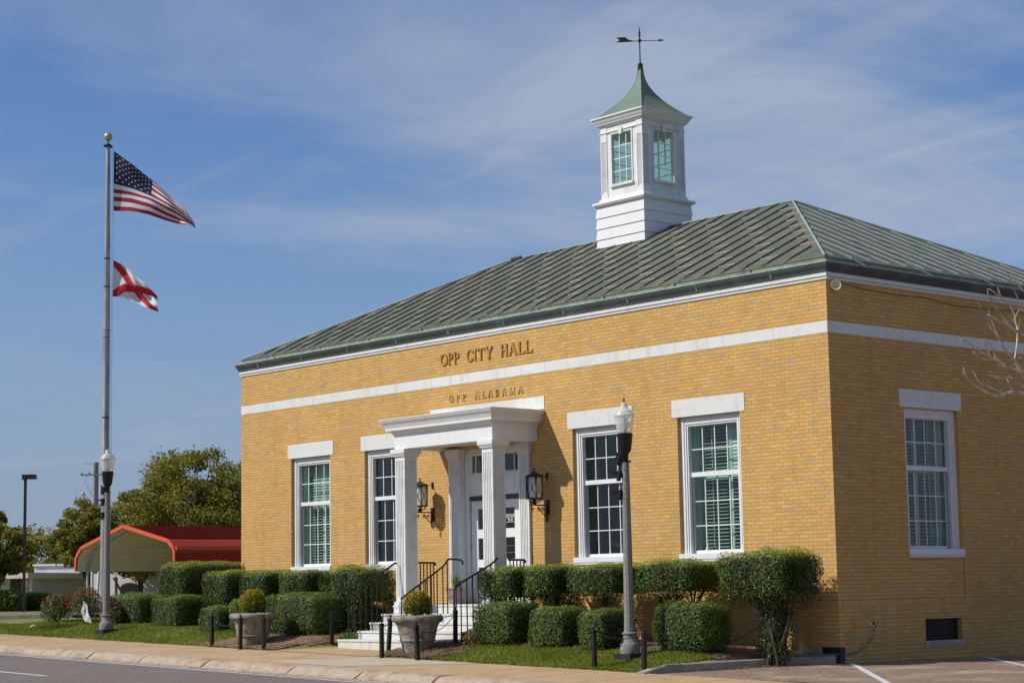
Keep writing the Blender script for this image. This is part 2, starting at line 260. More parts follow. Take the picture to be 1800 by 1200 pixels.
# ------------------------------------------------------------------ helpers
class MB:
    def __init__(s): s.v = []; s.f = []; s.m = []
    def add(s, vs, fs, mi=0):
        o = len(s.v); s.v += [tuple(p) for p in vs]; s.f += [tuple(i+o for i in f) for f in fs]; s.m += [mi]*len(fs); return s
    def box(s, a, b, mi=0):
        x0, y0, z0 = (min(a[i], b[i]) for i in range(3)); x1, y1, z1 = (max(a[i], b[i]) for i in range(3))
        return s.add([(x0, y0, z0), (x1, y0, z0), (x1, y1, z0), (x0, y1, z0), (x0, y0, z1), (x1, y0, z1), (x1, y1, z1), (x0, y1, z1)],
                     [(0, 3, 2, 1), (4, 5, 6, 7), (0, 1, 5, 4), (1, 2, 6, 5), (2, 3, 7, 6), (3, 0, 4, 7)], mi)
    def quad(s, a, b, c, d, mi=0): return s.add([a, b, c, d], [(0, 1, 2, 3)], mi)
    def beam(s, p, q, w, h, mi=0, upv=(0, 0, 1)):
        p = Vector(p); q = Vector(q); d = (q-p).normalized(); u = Vector(upv)
        if abs(d.dot(u)) > .99: u = Vector((1, 0, 0))
        a = d.cross(u).normalized()*w/2; c = a.cross(d).normalized()*h/2
        vs = [p-a-c, p+a-c, p+a+c, p-a+c, q-a-c, q+a-c, q+a+c, q-a+c]
        return s.add(vs, [(0, 3, 2, 1), (4, 5, 6, 7), (0, 1, 5, 4), (1, 2, 6, 5), (2, 3, 7, 6), (3, 0, 4, 7)], mi)
    def tube(s, pts, r, n=8, mi=0, cap=True):
        pts = [Vector(p) for p in pts]; rs = r if isinstance(r, (list, tuple)) else [r]*len(pts)
        vs = []; fs = []; prev = None
        for i, p in enumerate(pts):
            d = (pts[min(i+1, len(pts)-1)]-pts[max(i-1, 0)]).normalized()
            if prev is None:
                u = Vector((0, 0, 1)) if abs(d.z) < .9 else Vector((1, 0, 0)); a = d.cross(u).normalized()
            else: a = (prev-d*prev.dot(d)).normalized()
            prev = a; b = d.cross(a)
            for k in range(n):
                t = 2*math.pi*k/n; vs.append(p+(a*math.cos(t)+b*math.sin(t))*rs[i])
        for i in range(len(pts)-1):
            for k in range(n):
                k2 = (k+1) % n; fs.append((i*n+k, i*n+k2, (i+1)*n+k2, (i+1)*n+k))
        if cap: fs.append(tuple(range(n-1, -1, -1))); fs.append(tuple((len(pts)-1)*n+k for k in range(n)))
        return s.add(vs, fs, mi)
    def lathe(s, prof, n=24, c=(0, 0, 0), mi=0, flute=0, fdepth=.0, frange=(0, 0)):
        vs = []; fs = []
        for j, (r, z) in enumerate(prof):
            for k in range(n):
                t = 2*math.pi*k/n; rr = r
                if flute and frange[0] <= z <= frange[1]: rr = r-fdepth*(.5+.5*math.cos(flute*t))
                vs.append((c[0]+rr*math.cos(t), c[1]+rr*math.sin(t), c[2]+z))
        for j in range(len(prof)-1):
            for k in range(n):
                k2 = (k+1) % n; fs.append((j*n+k, j*n+k2, (j+1)*n+k2, (j+1)*n+k))
        fs.append(tuple(range(n-1, -1, -1))); fs.append(tuple((len(prof)-1)*n+k for k in range(n)))
        return s.add(vs, fs, mi)
    def prism(s, poly, z0, z1, mi=0):
        n = len(poly); vs = [(x, y, z0) for x, y in poly]+[(x, y, z1) for x, y in poly]
        return s.add(vs, [tuple(range(n-1, -1, -1)), tuple(range(n, 2*n))]+[(i, (i+1) % n, n+(i+1) % n, n+i) for i in range(n)], mi)
    def build(s, name, mats, parent=None, smooth=False, loc=None, bevel=0):
        me = bpy.data.meshes.new(name); me.from_pydata(s.v, [], s.f)
        if not isinstance(mats, (list, tuple)): mats = [mats]
        for mm in mats: me.materials.append(MAT[mm] if isinstance(mm, str) else mm)
        if len(mats) > 1: me.polygons.foreach_set('material_index', s.m)
        me.validate(); me.update()
        if smooth: me.shade_smooth(); me.set_sharp_from_angle(angle=R(smooth if smooth is not True else 40))
        o = bpy.data.objects.new(name, me); COL.objects.link(o)
        if parent: o.parent = parent
        if loc: o.location = loc
        if bevel:
            bv = o.modifiers.new('bevel', 'BEVEL'); bv.width = bevel; bv.segments = 2; bv.limit_method = 'ANGLE'
        return o
def tag(o, label=None, cat=None, group=None, kind=None):
    if label: o['label'] = label
    if cat: o['category'] = cat
    if group: o['group'] = group
    if kind: o['kind'] = kind
    return o
def thing(name, label, cat, loc=(0, 0, 0), rz=0, group=None):
    o = bpy.data.objects.new(name, None); COL.objects.link(o); o.location = loc; o.rotation_euler = (0, 0, rz); o.empty_display_size = .2
    return tag(o, label, cat, group)
def dup(root, loc=None, rz=None, label=None):
    r = root.copy(); COL.objects.link(r)
    if loc is not None: r.location = loc
    if rz is not None: r.rotation_euler = (0, 0, rz)
    if label: r['label'] = label
    def rec(src, dst):
        for ch in list(src.children):
            c = ch.copy(); COL.objects.link(c); c.parent = dst; rec(ch, c)
    rec(root, r); return r
def leafmesh(name, P, Nrm, size, matn, parent=None, aspect=.6, orient=.55, leaf_tone=None, core=None, mats=None):
    """many small leaf quads at points P, facing roughly Nrm"""
    n = len(P); rd = rng.normal(size=(n, 3)); d = Nrm*orient+rd*(1-orient)*.9; d /= np.linalg.norm(d, axis=1)[:, None]+1e-9
    t = rng.normal(size=(n, 3)); t -= d*(t*d).sum(1)[:, None]; t /= np.linalg.norm(t, axis=1)[:, None]+1e-9; b = np.cross(d, t)
    sz = size*(.65+.7*rng.random(n))[:, None]
    # pointed leaf: four corners of a rhombus bent a little about its midrib
    V = np.stack([P-t*sz, P+b*sz*aspect*.62+d*sz*.12-t*sz*.1, P+t*sz, P-b*sz*aspect*.62+d*sz*.12-t*sz*.1], 1).reshape(-1, 3)
    cv = []; cf = []
    if core is not None: cv, cf = core
    nv = len(V); allv = np.vstack([V, np.array(cv).reshape(-1, 3)]) if len(cv) else V
    me = bpy.data.meshes.new(name)
    nf = n+len(cf); me.vertices.add(len(allv)); me.vertices.foreach_set('co', allv.astype(np.float32).ravel())
    loops = np.concatenate([np.arange(nv), (np.array(cf).ravel()+nv) if len(cf) else np.zeros(0)]).astype(np.int32)
    me.loops.add(len(loops)); me.loops.foreach_set('vertex_index', loops)
    me.polygons.add(nf); me.polygons.foreach_set('loop_start', np.arange(nf, dtype=np.int32)*4)
    me.update(calc_edges=True)
    me.materials.append(MAT[matn]); me.materials.append(MAT['core'])
    mi = np.zeros(nf, dtype=np.int32); mi[n:] = 1; me.polygons.foreach_set('material_index', mi)
    a = me.attributes.new('leaf_tone', 'FLOAT', 'FACE'); rv = leaf_tone if leaf_tone is not None else rng.random(n)
    a.data.foreach_set('value', np.concatenate([rv, np.zeros(len(cf))]).astype(np.float32))
    me.validate(); me.update()
    o = bpy.data.objects.new(name, me); COL.objects.link(o)
    if parent: o.parent = parent
    return o

# ------------------------------------------------------------------ terrain height
def sst(t): t = min(1, max(0, t)); return t*t*(3-2*t)
def gx(x):
    if x > -24: return -.0205*x
    if x > -42: return .492+(-x-24)*.013
    return .726
def G(x, y): return .068+gx(x)+.03*max(-6, min(y, 2))
KX = [(-4.2, -.9), (-3.1, -1.1), (-2.4, -.85), (-.95, -.7), (0, -.05)]
def kerbx(y):
    if y <= KX[0][0]: return KX[0][1]
    for (a, xa), (b, xb) in zip(KX, KX[1:]):
        if y <= b: return xa+(xb-xa)*(y-a)/(b-a)
    return -.05
def lotz(x, y): return .02-.010*x+(-.008*min(y, 20) if y > 0 else .02*max(y, -3.6))
def apron(x, y):     # 1 on the paved walk in front of the steps
    return sst((x+12.2)/.5)*(1-sst((x+8.9)/.45)) if y < -1.9 else (sst((x+11.6)/.3)*(1-sst((x+7.2)/.3)))
def T(x, y):
    if y < -5.6: return G(x, -5.7)-.16
    if y < -3.6: return G(x, y)-.02
    if x > kerbx(y)-.14: return lotz(x, y)-.03
    b = .2*sst((y+3.6)/1.6)*(.35+.65*sst((-x-.3)/1.5))*(1-apron(x, y))
    for px, py in ((-13.2, -3.0), (-7.6, -2.85)):
        b += (.0 if px < -10 else .07)*math.exp(-((x-px)**2+(y-py)**2)/.35)
    if x < -24.5: b *= max(0, 1-(-x-24.5)/3)
    return G(x, y)+b

xs = sorted(set([-900, -500, -300, -200, -150, -120, -100]+list(np.arange(-90, -30, 3.))+list(np.round(np.arange(-30, 2.01, .2), 3))+[3, 5, 8, 12, 20, 30, 45, 70, 100, 200, 500, 900]))
ys = sorted(set([-900, -400, -150, -80, -50, -30, -20, -12, -8, -6.2, -5.602, -5.598]+list(np.round(np.arange(-5.4, .61, .2), 3))+[-3.602, -3.598, 1, 1.5, 2, 3, 5, 7, 10, 14, 20, 30, 45, 70, 110, 200, 500, 900]))
g = MB(); nx, ny = len(xs), len(ys)
vs = [(x, y, T(x, y)) for y in ys for x in xs]; fs = [(j*nx+i, j*nx+i+1, (j+1)*nx+i+1, (j+1)*nx+i) for j in range(ny-1) for i in range(nx-1)]
g.add(vs, fs); o = g.build('ground', 'ground', smooth=60); tag(o, kind='structure')

def sheet(name, x0, x1, y0, y1, zf, matn, dx=.5, dy=.5, top=0, kind='structure'):
    X = np.linspace(x0, x1, max(2, int((x1-x0)/dx)+1)); Y = np.linspace(y0, y1, max(2, int((y1-y0)/dy)+1))
    b = MB(); n = len(X); b.add([(x, y, zf(x, y)+top) for y in Y for x in X], [(j*n+i, j*n+i+1, (j+1)*n+i+1, (j+1)*n+i) for j in range(len(Y)-1) for i in range(n-1)])
    o = b.build(name, matn, smooth=60); tag(o, kind=kind); return o
roadz = lambda x, y: G(x, -5.7)-.145
sheet('road', -140, 60, -22, -5.9, roadz, 'asphalt', 2, 2)
LG = lambda y0, y1, x0, x1, nm: tag(sheet(nm, x0, x1, y0, y1, roadz, 'paintline', 2, .2, .004), kind='structure')
LG(-6.42, -6.32, -140, 60, 'road_edge_line'); LG(-9.42, -9.30, -13.5, -10.6, 'lane_line'); LG(-9.42, -9.30, -26, -20, 'lane_line')
LG(-17.0, -16.9, -140, 60, 'road_edge_line')
sheet('road_verge', -140, 60, -60, -22.01, lambda x, y: roadz(x, y)+.1, 'ground', 4, 4)
# sidewalk slabs with joints
for x0 in np.arange(-60.2, 20, 1.52):
    pass
sw = MB()
for x0 in np.arange(-60.0, 30, 1.52):
    for ya, yb in ((-5.45, -3.58),):
        x1 = x0+1.50; e = .0
        v = [(x0, ya, G(x0, ya)), (x1, ya, G(x1, ya)), (x1, yb, G(x1, yb)), (x0, yb, G(x0, yb))]
        sw.add([(p[0], p[1], p[2]-.05) for p in v]+v, [(4, 5, 6, 7), (0, 1, 5, 4), (1, 2, 6, 5), (2, 3, 7, 6), (3, 0, 4, 7)])
tag(sw.build('sidewalk', 'walk'), kind='structure')
ap = MB(); pts = [(-12.15, -3.575), (-8.25, -3.575), (-8.75, -3.0), (-8.95, -2.35), (-12.0, -2.35), (-12.1, -2.9)]
ap.add([(x, y, G(x, y)+.006) for x, y in pts], [tuple(range(6))]); tag(ap.build('entrance_walk', 'walk'), kind='structure')
pt = MB(); pts = [(-9.6, -5.40), (-7.1, -5.40), (-5.2, -3.62), (-8.3, -3.62)]
pt.add([(x, y, G(x, y)+.004) for x, y in pts], [tuple(range(4))]); tag(pt.build('sidewalk_patch', 'walk2'), kind='structure')
pt = MB(); pts = [(-15.6, -5.35), (-14.7, -5.35), (-12.9, -4.35), (-13.3, -4.35)]
pt.add([(x, y, G(x, y)+.004) for x, y in pts], [tuple(range(4))]); tag(pt.build('sidewalk_patch', 'walk2'), kind='structure')
for q in range(9):   # shrinkage cracks in road and walk
    y0_ = random.uniform(-5.3, -3.7) if q < 4 else random.uniform(-9.5, -6.7); x0_ = random.uniform(-22, -2); b = MB(); zf = (lambda x, y: G(x, y)+.006) if q < 4 else (lambda x, y: roadz(x, y)+.005)
    n = 26; vs = []; x = x0_; y = y0_; dx_, dy_ = (random.uniform(.05, .12), random.uniform(-.05, .05)) if q >= 4 else (random.uniform(-.03, .05), .05)
    for k in range(n):
        if q < 4 and not -5.4 < y < -3.62: break
        w_ = random.uniform(.004, .011); vs += [(x-w_, y+w_, zf(x, y)), (x+w_, y-w_, zf(x, y))]; x += dx_+random.uniform(-.04, .04); y += dy_+random.uniform(-.04, .04)
    b.add(vs, [(2*k, 2*k+1, 2*k+3, 2*k+2) for k in range(len(vs)//2-1)]); tag(b.build('pavement_crack', 'joint'), kind='structure')
# rolled kerb in cast lengths, some with open joints
kb = MB(); x = -60.0; prof = [(-5.45, 0), (-5.60, .004), (-5.72, -.012), (-5.80, -.05), (-5.86, -.10), (-5.93, -.137), (-6.16, -.142), (-6.18, -.2)]
while x < 30:
    Lk = random.choice((2.1, 2.4, 2.9)); n = 4; gap = random.choice((.008, .02, .035))
    jog = random.uniform(-.006, .006); vs = []; fs = []
    for i in range(n+1):
        xx = x+(Lk-gap)*i/n; sk = (.06 if i == n else 0)
        for j, (yy, zz) in enumerate(prof): vs.append((xx-sk*j/7+random.uniform(-.004, .004), yy, G(xx, -5.7)+.003+zz+jog))
    k = len(prof)
    for i in range(n):
        for j in range(k-1): fs.append((i*k+j, i*k+j+1, (i+1)*k+j+1, (i+1)*k+j))
    fs.append(tuple(range(k))); fs.append(tuple(n*k+j for j in range(k-1, -1, -1)))
    kb.add(vs, fs); x += Lk
tag(kb.build('kerb', 'conc', smooth=35), kind='structure')
lv = MB()
for i in range(1500):   # dry leaves and grit caught in the gutter and on the lawn edge
    x = random.uniform(-30, 2); y = random.choice((random.gauss(-6.02, .05), random.gauss(-6.05, .07), random.gauss(-6.15, .08), random.gauss(-3.55, .06), random.uniform(-3.6, -1.2)))
    z = (roadz(x, y)+.012 if y < -5.95 else (G(x, y)+.012 if y < -3.6 else T(x, y)+.035)); s_ = random.uniform(.012, .03); a = random.uniform(0, 6)
    lv.add([(x+s_*math.cos(a+k*1.57), y+s_*math.sin(a+k*1.57)*.7, z+random.uniform(0, .014)) for k in range(4)], [(0, 1, 2, 3)])
tag(lv.build('fallen_leaves', 'litter'), 'scattered dry leaves along the gutter and lawn edge', 'leaves', kind='stuff')
# parking lot
lot = MB(); LX = []
yy = [-3.58, -3.1, -2.4, -1.6, -.95, -.4, 0]
for y in yy: LX.append([(x, y, lotz(x, y)) for x in (kerbx(y)+.0, 1, 3, 8, 16, 30, 60)])
for y in (.001, 2, 5, 9, 14, 20, 40): LX.append([(x, y, lotz(x, y)) for x in (-.05, 1, 3, 8, 16, 30, 60)])
lot.add([p for r_ in LX for p in r_], [(j*7+i, j*7+i+1, (j+1)*7+i+1, (j+1)*7+i) for j in range(len(LX)-1) for i in range(6)])
tag(lot.build('parking_lot', 'chip'), kind='structure')
for y0 in (.12, 3.95, 7.8):
    b = MB(); d = Vector((1, -.985)).normalized(); nrm = Vector((-d.y, d.x))*.055; p = Vector((.14, y0)); q = p+d*(min(6.6, (y0+3.3)/.7)); n = 8; vs = []
    for i in range(n+1):
        c = p+(q-p)*i/n; vs += [(c.x+nrm.x, c.y+nrm.y, lotz(c.x+nrm.x, c.y+nrm.y)+.006), (c.x-nrm.x, c.y-nrm.y, lotz(c.x-nrm.x, c.y-nrm.y)+.006)]
    b.add(vs, [(2*i+1, 2*i+3, 2*i+2, 2*i) for i in range(n)]); tag(b.build('parking_line', 'paintline'), kind='structure')
# kerb between lawn and lot
kp = [(-1.02, -3.72, .0), (-1.12, -3.35, .055), (-1.1, -3.05, .1), (-.85, -2.4, .125), (-.70, -.95, .135), (-.45, -.45, .145), (-.06, -.04, .16)]
b = MB(); vs = []
for i, (x, y, z) in enumerate(kp):
    a = Vector(kp[min(i+1, 6)][:2])-Vector(kp[max(i-1, 0)][:2]); a.normalize(); nr = Vector((-a.y, a.x))
    for off, zz in ((0, -.1), (0, z-.015), (.015, z), (.15, z), (.165, z-.12)): vs.append((x+nr.x*off, y+nr.y*off, zz))
b.add(vs, [(i*5+j, (i+1)*5+j, (i+1)*5+j+1, i*5+j+1) for i in range(6) for j in range(4)]+[(0, 1, 2, 3, 4)])
tag(b.build('lot_kerb', 'grayconc', smooth=30), kind='structure')

# ------------------------------------------------------------------ mulch beds
def poly_contains(poly, x, y):
    c = False; n = len(poly)
    for i in range(n):
        x1, y1 = poly[i]; x2, y2 = poly[(i+1) % n]
        if (y1 > y) != (y2 > y) and x < (x2-x1)*(y-y1)/(y2-y1)+x1: c = not c
    return c
beds = [[(-15.1, -3.5), (-12.02, -3.575), (-11.9, -2.3), (-11.6, -1.9), (-12, -.05), (-24, -.05), (-23, -1.2), (-15.2, -1.6), (-14.6, -2.6)],
        [(-8.3, -3.57), (-6.75, -3.57), (-6.6, -2.9), (-6.9, -2.2), (-7.2, -2.0), (-8.8, -2.3), (-8.95, -3.0)],
        [(-7.2, -2.2), (-6.5, -2.3), (-.6, -2.0), (-.55, -.9), (-.05, -.02), (-7.2, -.02)]]
for bi, poly in enumerate(beds):
    b = MB(); st = .12; x0 = min(p[0] for p in poly); x1 = max(p[0] for p in poly); y0 = min(p[1] for p in poly); y1 = max(p[1] for p in poly)
    idx = {}
    def vid(i, j):
        if (i, j) not in idx:
            x = x0+i*st; y = min(y0+j*st, -.0); idx[(i, j)] = len(b.v); b.v.append((x, y, T(x, y)+.022+.012*math.sin(x*9+y*7)*math.cos(y*13-x*3)))
        return idx[(i, j)]
    for i in range(int((x1-x0)/st)+1):
        for j in range(int((y1-y0)/st)+1):
            if poly_contains(poly, x0+(i+.5)*st, y0+(j+.5)*st): b.f.append((vid(i, j), vid(i+1, j), vid(i+1, j+1), vid(i, j+1))); b.m.append(0)
    for i in range(5200 if bi == 1 else 9000):      # wood chips / pine straw
        x = random.uniform(x0, x1); y = random.uniform(y0, min(y1, -.9))
        if not poly_contains(poly, x, y): continue
        L_ = random.uniform(.015, .05); a = random.uniform(0, math.pi); w_ = random.uniform(.003, .007); z = T(x, y)+.035+random.uniform(0, .02); ca, sa = math.cos(a), math.sin(a)
        b.add([(x-ca*L_-sa*w_, y-sa*L_+ca*w_, z), (x-ca*L_+sa*w_, y-sa*L_-ca*w_, z), (x+ca*L_+sa*w_, y+sa*L_-ca*w_, z+.012), (x+ca*L_-sa*w_, y+sa*L_+ca*w_, z+.012)], [(0, 1, 2, 3)])
    tag(b.build('mulch', 'soil', smooth=50), ['brown bark mulch bed around the left stone urn and under the left hedges', 'brown mulch mound under the right stone urn', 'brown mulch bed under the right hedges'][bi], 'mulch', kind='stuff')
# ------------------------------------------------------------------ grass blades
def grass(n, x0, x1, y0, y1, size, label):
    X = rng.uniform(x0, x1, n*2); Y = rng.uniform(y0, y1, n*2); P = []
    for x, y in zip(X, Y):
        if len(P) >= n: break
        if y < -3.56+.035*math.sin(x*5)+.03*math.sin(x*17) or x > kerbx(y)-.2: continue
        if -12.15 < x < -8.25 and y < -2.2: continue
        if any(poly_contains(p, x, y) for p in beds): continue
        P.append((x, y, T(x, y)))
    P = np.array(P); n = len(P); h = size*(.5+rng.random(n)); a = rng.uniform(0, 6.28, n); ln = rng.normal(0, .45, (n, 2))*h[:, None]; w = size*.11
    tip = P+np.column_stack([ln, h]); off = np.column_stack([np.cos(a)*w, np.sin(a)*w, np.zeros(n)]); mid = P*.45+tip*.55; mid[:, 2] += h*.12
    V = np.stack([P-off, P+off, mid+off*.7, tip], 1).reshape(-1, 3)
    me = bpy.data.meshes.new('grass'); me.vertices.add(len(V)); me.vertices.foreach_set('co', V.astype(np.float32).ravel()); me.loops.add(len(V)); me.loops.foreach_set('vertex_index', np.arange(len(V), dtype=np.int32))
    me.polygons.add(n); me.polygons.foreach_set('loop_start', np.arange(n, dtype=np.int32)*4); me.update(calc_edges=True)
    me.materials.append(MAT['grass']); at_ = me.attributes.new('leaf_tone', 'FLOAT', 'FACE')
    patch = .5+.28*np.sin(P[:, 0]*1.9+P[:, 1]*1.1)*np.cos(P[:, 1]*2.3-P[:, 0]*.7); at_.data.foreach_set('value', np.clip(patch*.45+rng.random(n)**1.5*.75-.08, 0, 1).astype(np.float32))
    o = bpy.data.objects.new('grass', me); COL.objects.link(o); tag(o, label, 'grass', kind='stuff')
grass(85000, -8.3, -.7, -3.6, -.1, .045, 'short green lawn grass to the right of the steps')
grass(85000, -30, -12.1, -3.6, -.9, .05, 'short green lawn grass to the left of the steps')

# ================================================================== CITY HALL
HL, HD = 18.605, 9.62
zBB, zBT, zT = 5.737, 5.941, 6.678; zLB, zLT = 4.519, 4.848; zSB = 1.825
hall = thing('city_hall', 'long one-storey yellow brick city hall with hipped green roof and white cupola', 'building')
def wall_face(b, axis, c, u0, u1, z0, z1, holes, thick, sign, mi=0):
    """outer face at c with rectangular holes; reveals go inwards by thick"""
    us = sorted(set([u0, u1]+[h for hl in holes for h in hl[:2]])); zs = sorted(set([z0, z1]+[h for hl in holes for h in hl[2:4]]))
    P = (lambda u, d, z: (u, c+d, z)) if axis == 'y' else (lambda u, d, z: (c-d, u, z))
    for i in range(len(us)-1):
        for j in range(len(zs)-1):
            uc, zc = (us[i]+us[i+1])/2, (zs[j]+zs[j+1])/2
            if any(h[0] < uc < h[1] and h[2] < zc < h[3] for h in holes): continue
            b.quad(P(us[i], 0, zs[j]), P(us[i+1], 0, zs[j]), P(us[i+1], 0, zs[j+1]), P(us[i], 0, zs[j+1]), mi)
    for h in holes:
        t = h[4] if len(h) > 4 else thick
        b.quad(P(h[0], 0, h[2]), P(h[0], t, h[2]), P(h[0], t, h[3]), P(h[0], 0, h[3]), mi); b.quad(P(h[1], t, h[2]), P(h[1], 0, h[2]), P(h[1], 0, h[3]), P(h[1], t, h[3]), mi)
        b.quad(P(h[0], 0, h[2]), P(h[1], 0, h[2]), P(h[1], t, h[2]), P(h[0], t, h[2]), mi); b.quad(P(h[0], t, h[3]), P(h[1], t, h[3]), P(h[1], 0, h[3]), P(h[0], 0, h[3]), mi)
wx = [-16.583, -13.669, -6.745, -3.84]; WW = 1.841
fh = [(x+.13, x+.13+1.58, zSB, zLB) for x in wx]+[(-10.20, -8.12, 1.09, 4.34)]
sy0 = 2.04; sh = [(sy0, sy0+1.60, zSB, zLB), (sy0, sy0+1.62, 1.10, 1.80, .025), (6.05, 7.65, zSB, zLB)]
w = MB()
wall_face(w, 'y', 0, -HL, 0, 1.09, 7.0, fh, .32, 1)
wall_face(w, 'x', 0, 0, HD, 1.09, 7.0, sh, .32, 1)
w.quad((-.025, sy0, 1.10), (-.025, sy0+1.62, 1.10), (-.025, sy0+1.62, 1.80), (-.025, sy0, 1.80))
w.quad((-HL, HD, 0), (-HL, 0, 0), (-HL, 0, 7), (-HL, HD, 7)); w.quad((0, HD, 0), (-HL, HD, 0), (-HL, HD, 7), (0, HD, 7))
w.build('brick_wall', 'brick', hall)
w = MB()   # projecting plinth below the soldier course
vh = (2.38, 3.46, .33, .72)
wall_face(w, 'y', -.022, -HL-.022, .022, .28, .988, [(-10.9, -7.7, .28, .988)], .022, 1); wall_face(w, 'x', .022, -.022, HD, -.1, .988, [vh], .3, 1)
w.build('brick_plinth', 'brick', hall)
w = MB(); wall_face(w, 'y', -.022, -HL-.022, .022, .988, 1.09, [(-10.9, -7.7, .988, 1.09)], .022, 1); wall_face(w, 'x', .022, -.022, HD, .988, 1.09, [], .02, 1)
w.quad((-HL-.022, -.022, 1.09), (.022, -.022, 1.09), (0, 0, 1.093), (-HL, 0, 1.093)); w.quad((.022, -.022, 1.09), (.022, HD, 1.09), (0, HD, 1.093), (0, 0, 1.093))
w.build('soldier_course', 'soldier', hall)
w = MB(); w.box((-HL-.03, -.035, -.2), (-.36, .02, .28)); w.build('foundation', 'grayconc', hall)
w = MB(); w.box((-.36, -.032, -.2), (.026, .02, .30)); w.box((.0225, -.03, -.2), (.03, .10, .30)); w.build('foundation_coating', 'black', hall)
# marble band, cut in four-foot stones
w = MB(); j0, st = -1.2526, 1.2266; ed = [0.0]+[j0-k*st for k in range(14)]+[-HL]
for a, b_ in zip(ed, ed[1:]):
    if a-b_ > .05: w.box((a-.003, -.006, zBB), (b_+.003, .03, zBT))
ed = [.0, .09]+[1.287+k*st for k in range(7)]+[HD]
for a, b_ in zip(ed, ed[1:]): w.box((-.03, a+.003, zBB), (.006, b_-.003, zBT))
w.build('stone_band', 'marble', hall)
w = MB(); w.box((-HL, -.001, zBB+.001), (.001, .02, zBT-.001)); w.box((-.02, .03, zBB+.001), (.001, HD, zBT-.001)); w.box((-HL, -.012, zT+.002), (.012, .02, 6.86)); w.box((-.02, .03, zT+.002), (.012, HD, 6.86)); w.build('joint_mortar', 'joint', hall)
w = MB()   # stone cornice course: fillet, groove and face
ed = [.04]+[j0-k*st for k in range(14)]+[-HL-.04]
for a, b_ in zip(ed, ed[1:]):
    if a-b_ < .05: continue
    w.box((a-.003, -.022, zT), (b_+.003, .03, zT+.028)); w.box((a-.003, -.016, zT+.034), (b_+.003, .03, zT+.05)); w.box((a-.003, -.034, zT+.054), (b_+.003, .03, 6.803))
ed = [.03, .09]+[1.287+k*st for k in range(7)]+[HD]
for a, b_ in zip(ed, ed[1:]): w.box((-.03, a+.003, zT), (.022, b_-.003, zT+.028)); w.box((-.03, a+.003, zT+.034), (.016, b_-.003, zT+.05)); w.box((-.03, a+.003, zT+.054), (.034, b_-.003, 6.803))
w.build('stone_cornice', 'marble', hall)
# built-in gutter, moulded copper
def ring(b, prof, mi=0, back=True):
    """sweep profile (offset, z) round the eaves"""
    k = len(prof); vs = []
    for (sx, sy) in ((1, -1), (-1, -1), (-1, 1), (1, 1)):
        for off, z in prof:
            vs.append(((off if sx > 0 else -HL-off), (-off if sy < 0 else HD+off), z))
    fs = []
    for i in range(4):
        i2 = (i+1) % 4
        for j in range(k-1): fs.append((i*k+j, i*k+j+1, i2*k+j+1, i2*k+j))
    b.add(vs, fs, mi)
w = MB(); ring(w, [(-.01, 6.804), (.052, 6.804), (.052, 6.822), (.060, 6.828), (.060, 6.842), (.068, 6.85), (.078, 6.87), (.100, 6.90), (.112, 6.93), (.112, 6.955), (-.01, 6.955)])
w.build('gutter', 'copper', hall, smooth=30)
w = MB(); ring(w, [(.112, 6.957), (.126, 6.957), (.128, 6.975), (.126, 6.988), (.10, 6.988), (.10, 6.96), (-.01, 6.96)]); w.build('gutter_rim', 'patina', hall)
w = MB(); ring(w, [(-.014, 6.955), (-.012, 7.069)]); w.build('eave_fascia', 'tan', hall)
# roof
E0 = .0; zE = 7.085; ap_r = Vector((-4.78, 4.81, 9.41)); ap_l = Vector((-13.83, 4.81, 9.41))
c = [Vector((E0, -E0, zE)), Vector((-HL-E0, -E0, zE)), Vector((-HL-E0, HD+E0, zE)), Vector((E0, HD+E0, zE))]
w = MB(); w.add([*c, ap_r, ap_l], [(1, 0, 4, 5), (0, 3, 4), (3, 2, 5, 4), (2, 1, 5)]); w.add([(p.x, p.y, p.z-.015) for p in c]+c, [(0, 1, 5, 4), (1, 2, 6, 5), (2, 3, 7, 6), (3, 0, 4, 7)])
roof = w.build('roof', 'roof', hall)
sm = MB(); cl = MB(); sl_ = MB(); cl2 = MB()
slope = (9.41-zE)/(4.81+E0); ang = math.atan(slope)
k = 0; x = -.42
while x > -HL+.2:
    ytop = min(4.81, (-x)*(4.81/4.78)-.18, (x+HL)*(4.81/4.78)-.18)
    if ytop > .25:
        s_y = .16
        sm.beam((x, s_y, zE+(s_y+E0)*slope+.016), (x, ytop, zE+(ytop+E0)*slope+.016), .022, .036)
        sm.beam((x, -E0+.005, zE+.008), (x, s_y, zE+(s_y+E0)*slope+.012), .03, .016)
        yy_ = .55+(.52 if k % 2 else 0)
        while yy_ < min(ytop+.3, 4.7):
            xr = min(.5, 99)
            if -x-.02 > 0: cl.beam((x-.03, yy_, zE+(yy_+E0)*slope+.004), (x-.50, yy_, zE+(yy_+E0)*slope+.004), .03, .014, upv=(0, -math.sin(ang), math.cos(ang)))
            yy_ += 1.04
    x -= .527; k += 1
y = .42; k = 0; sx_ = (9.41-zE)/(4.78+E0)
while y < HD-.2:
    xt = min(4.78, y*(4.78/4.81)-.07, (HD-y)*(4.78/4.81)-.15+.09)
    if xt > .25:
        sl_.beam((-.16, y, zE+(.16+E0)*sx_+.006), (-xt, y, zE+(xt+E0)*sx_+.006), .014, .014)
        xx = .55+(.52 if k % 2 else 0)
        while xx < xt: cl2.beam((-xx, y+.03, zE+(xx+E0)*sx_+.004), (-xx, y+.48, zE+(xx+E0)*sx_+.004), .014, .008, upv=(math.sin(ang), 0, math.cos(ang))); xx += 1.04
    y += .527; k += 1
sm.build('standing_seam', 'seam', roof); sl_.build('standing_seam', 'seamlight', roof); cl.build('cross_seam', 'cleat', roof); cl2.build('cross_seam', 'seam', roof)
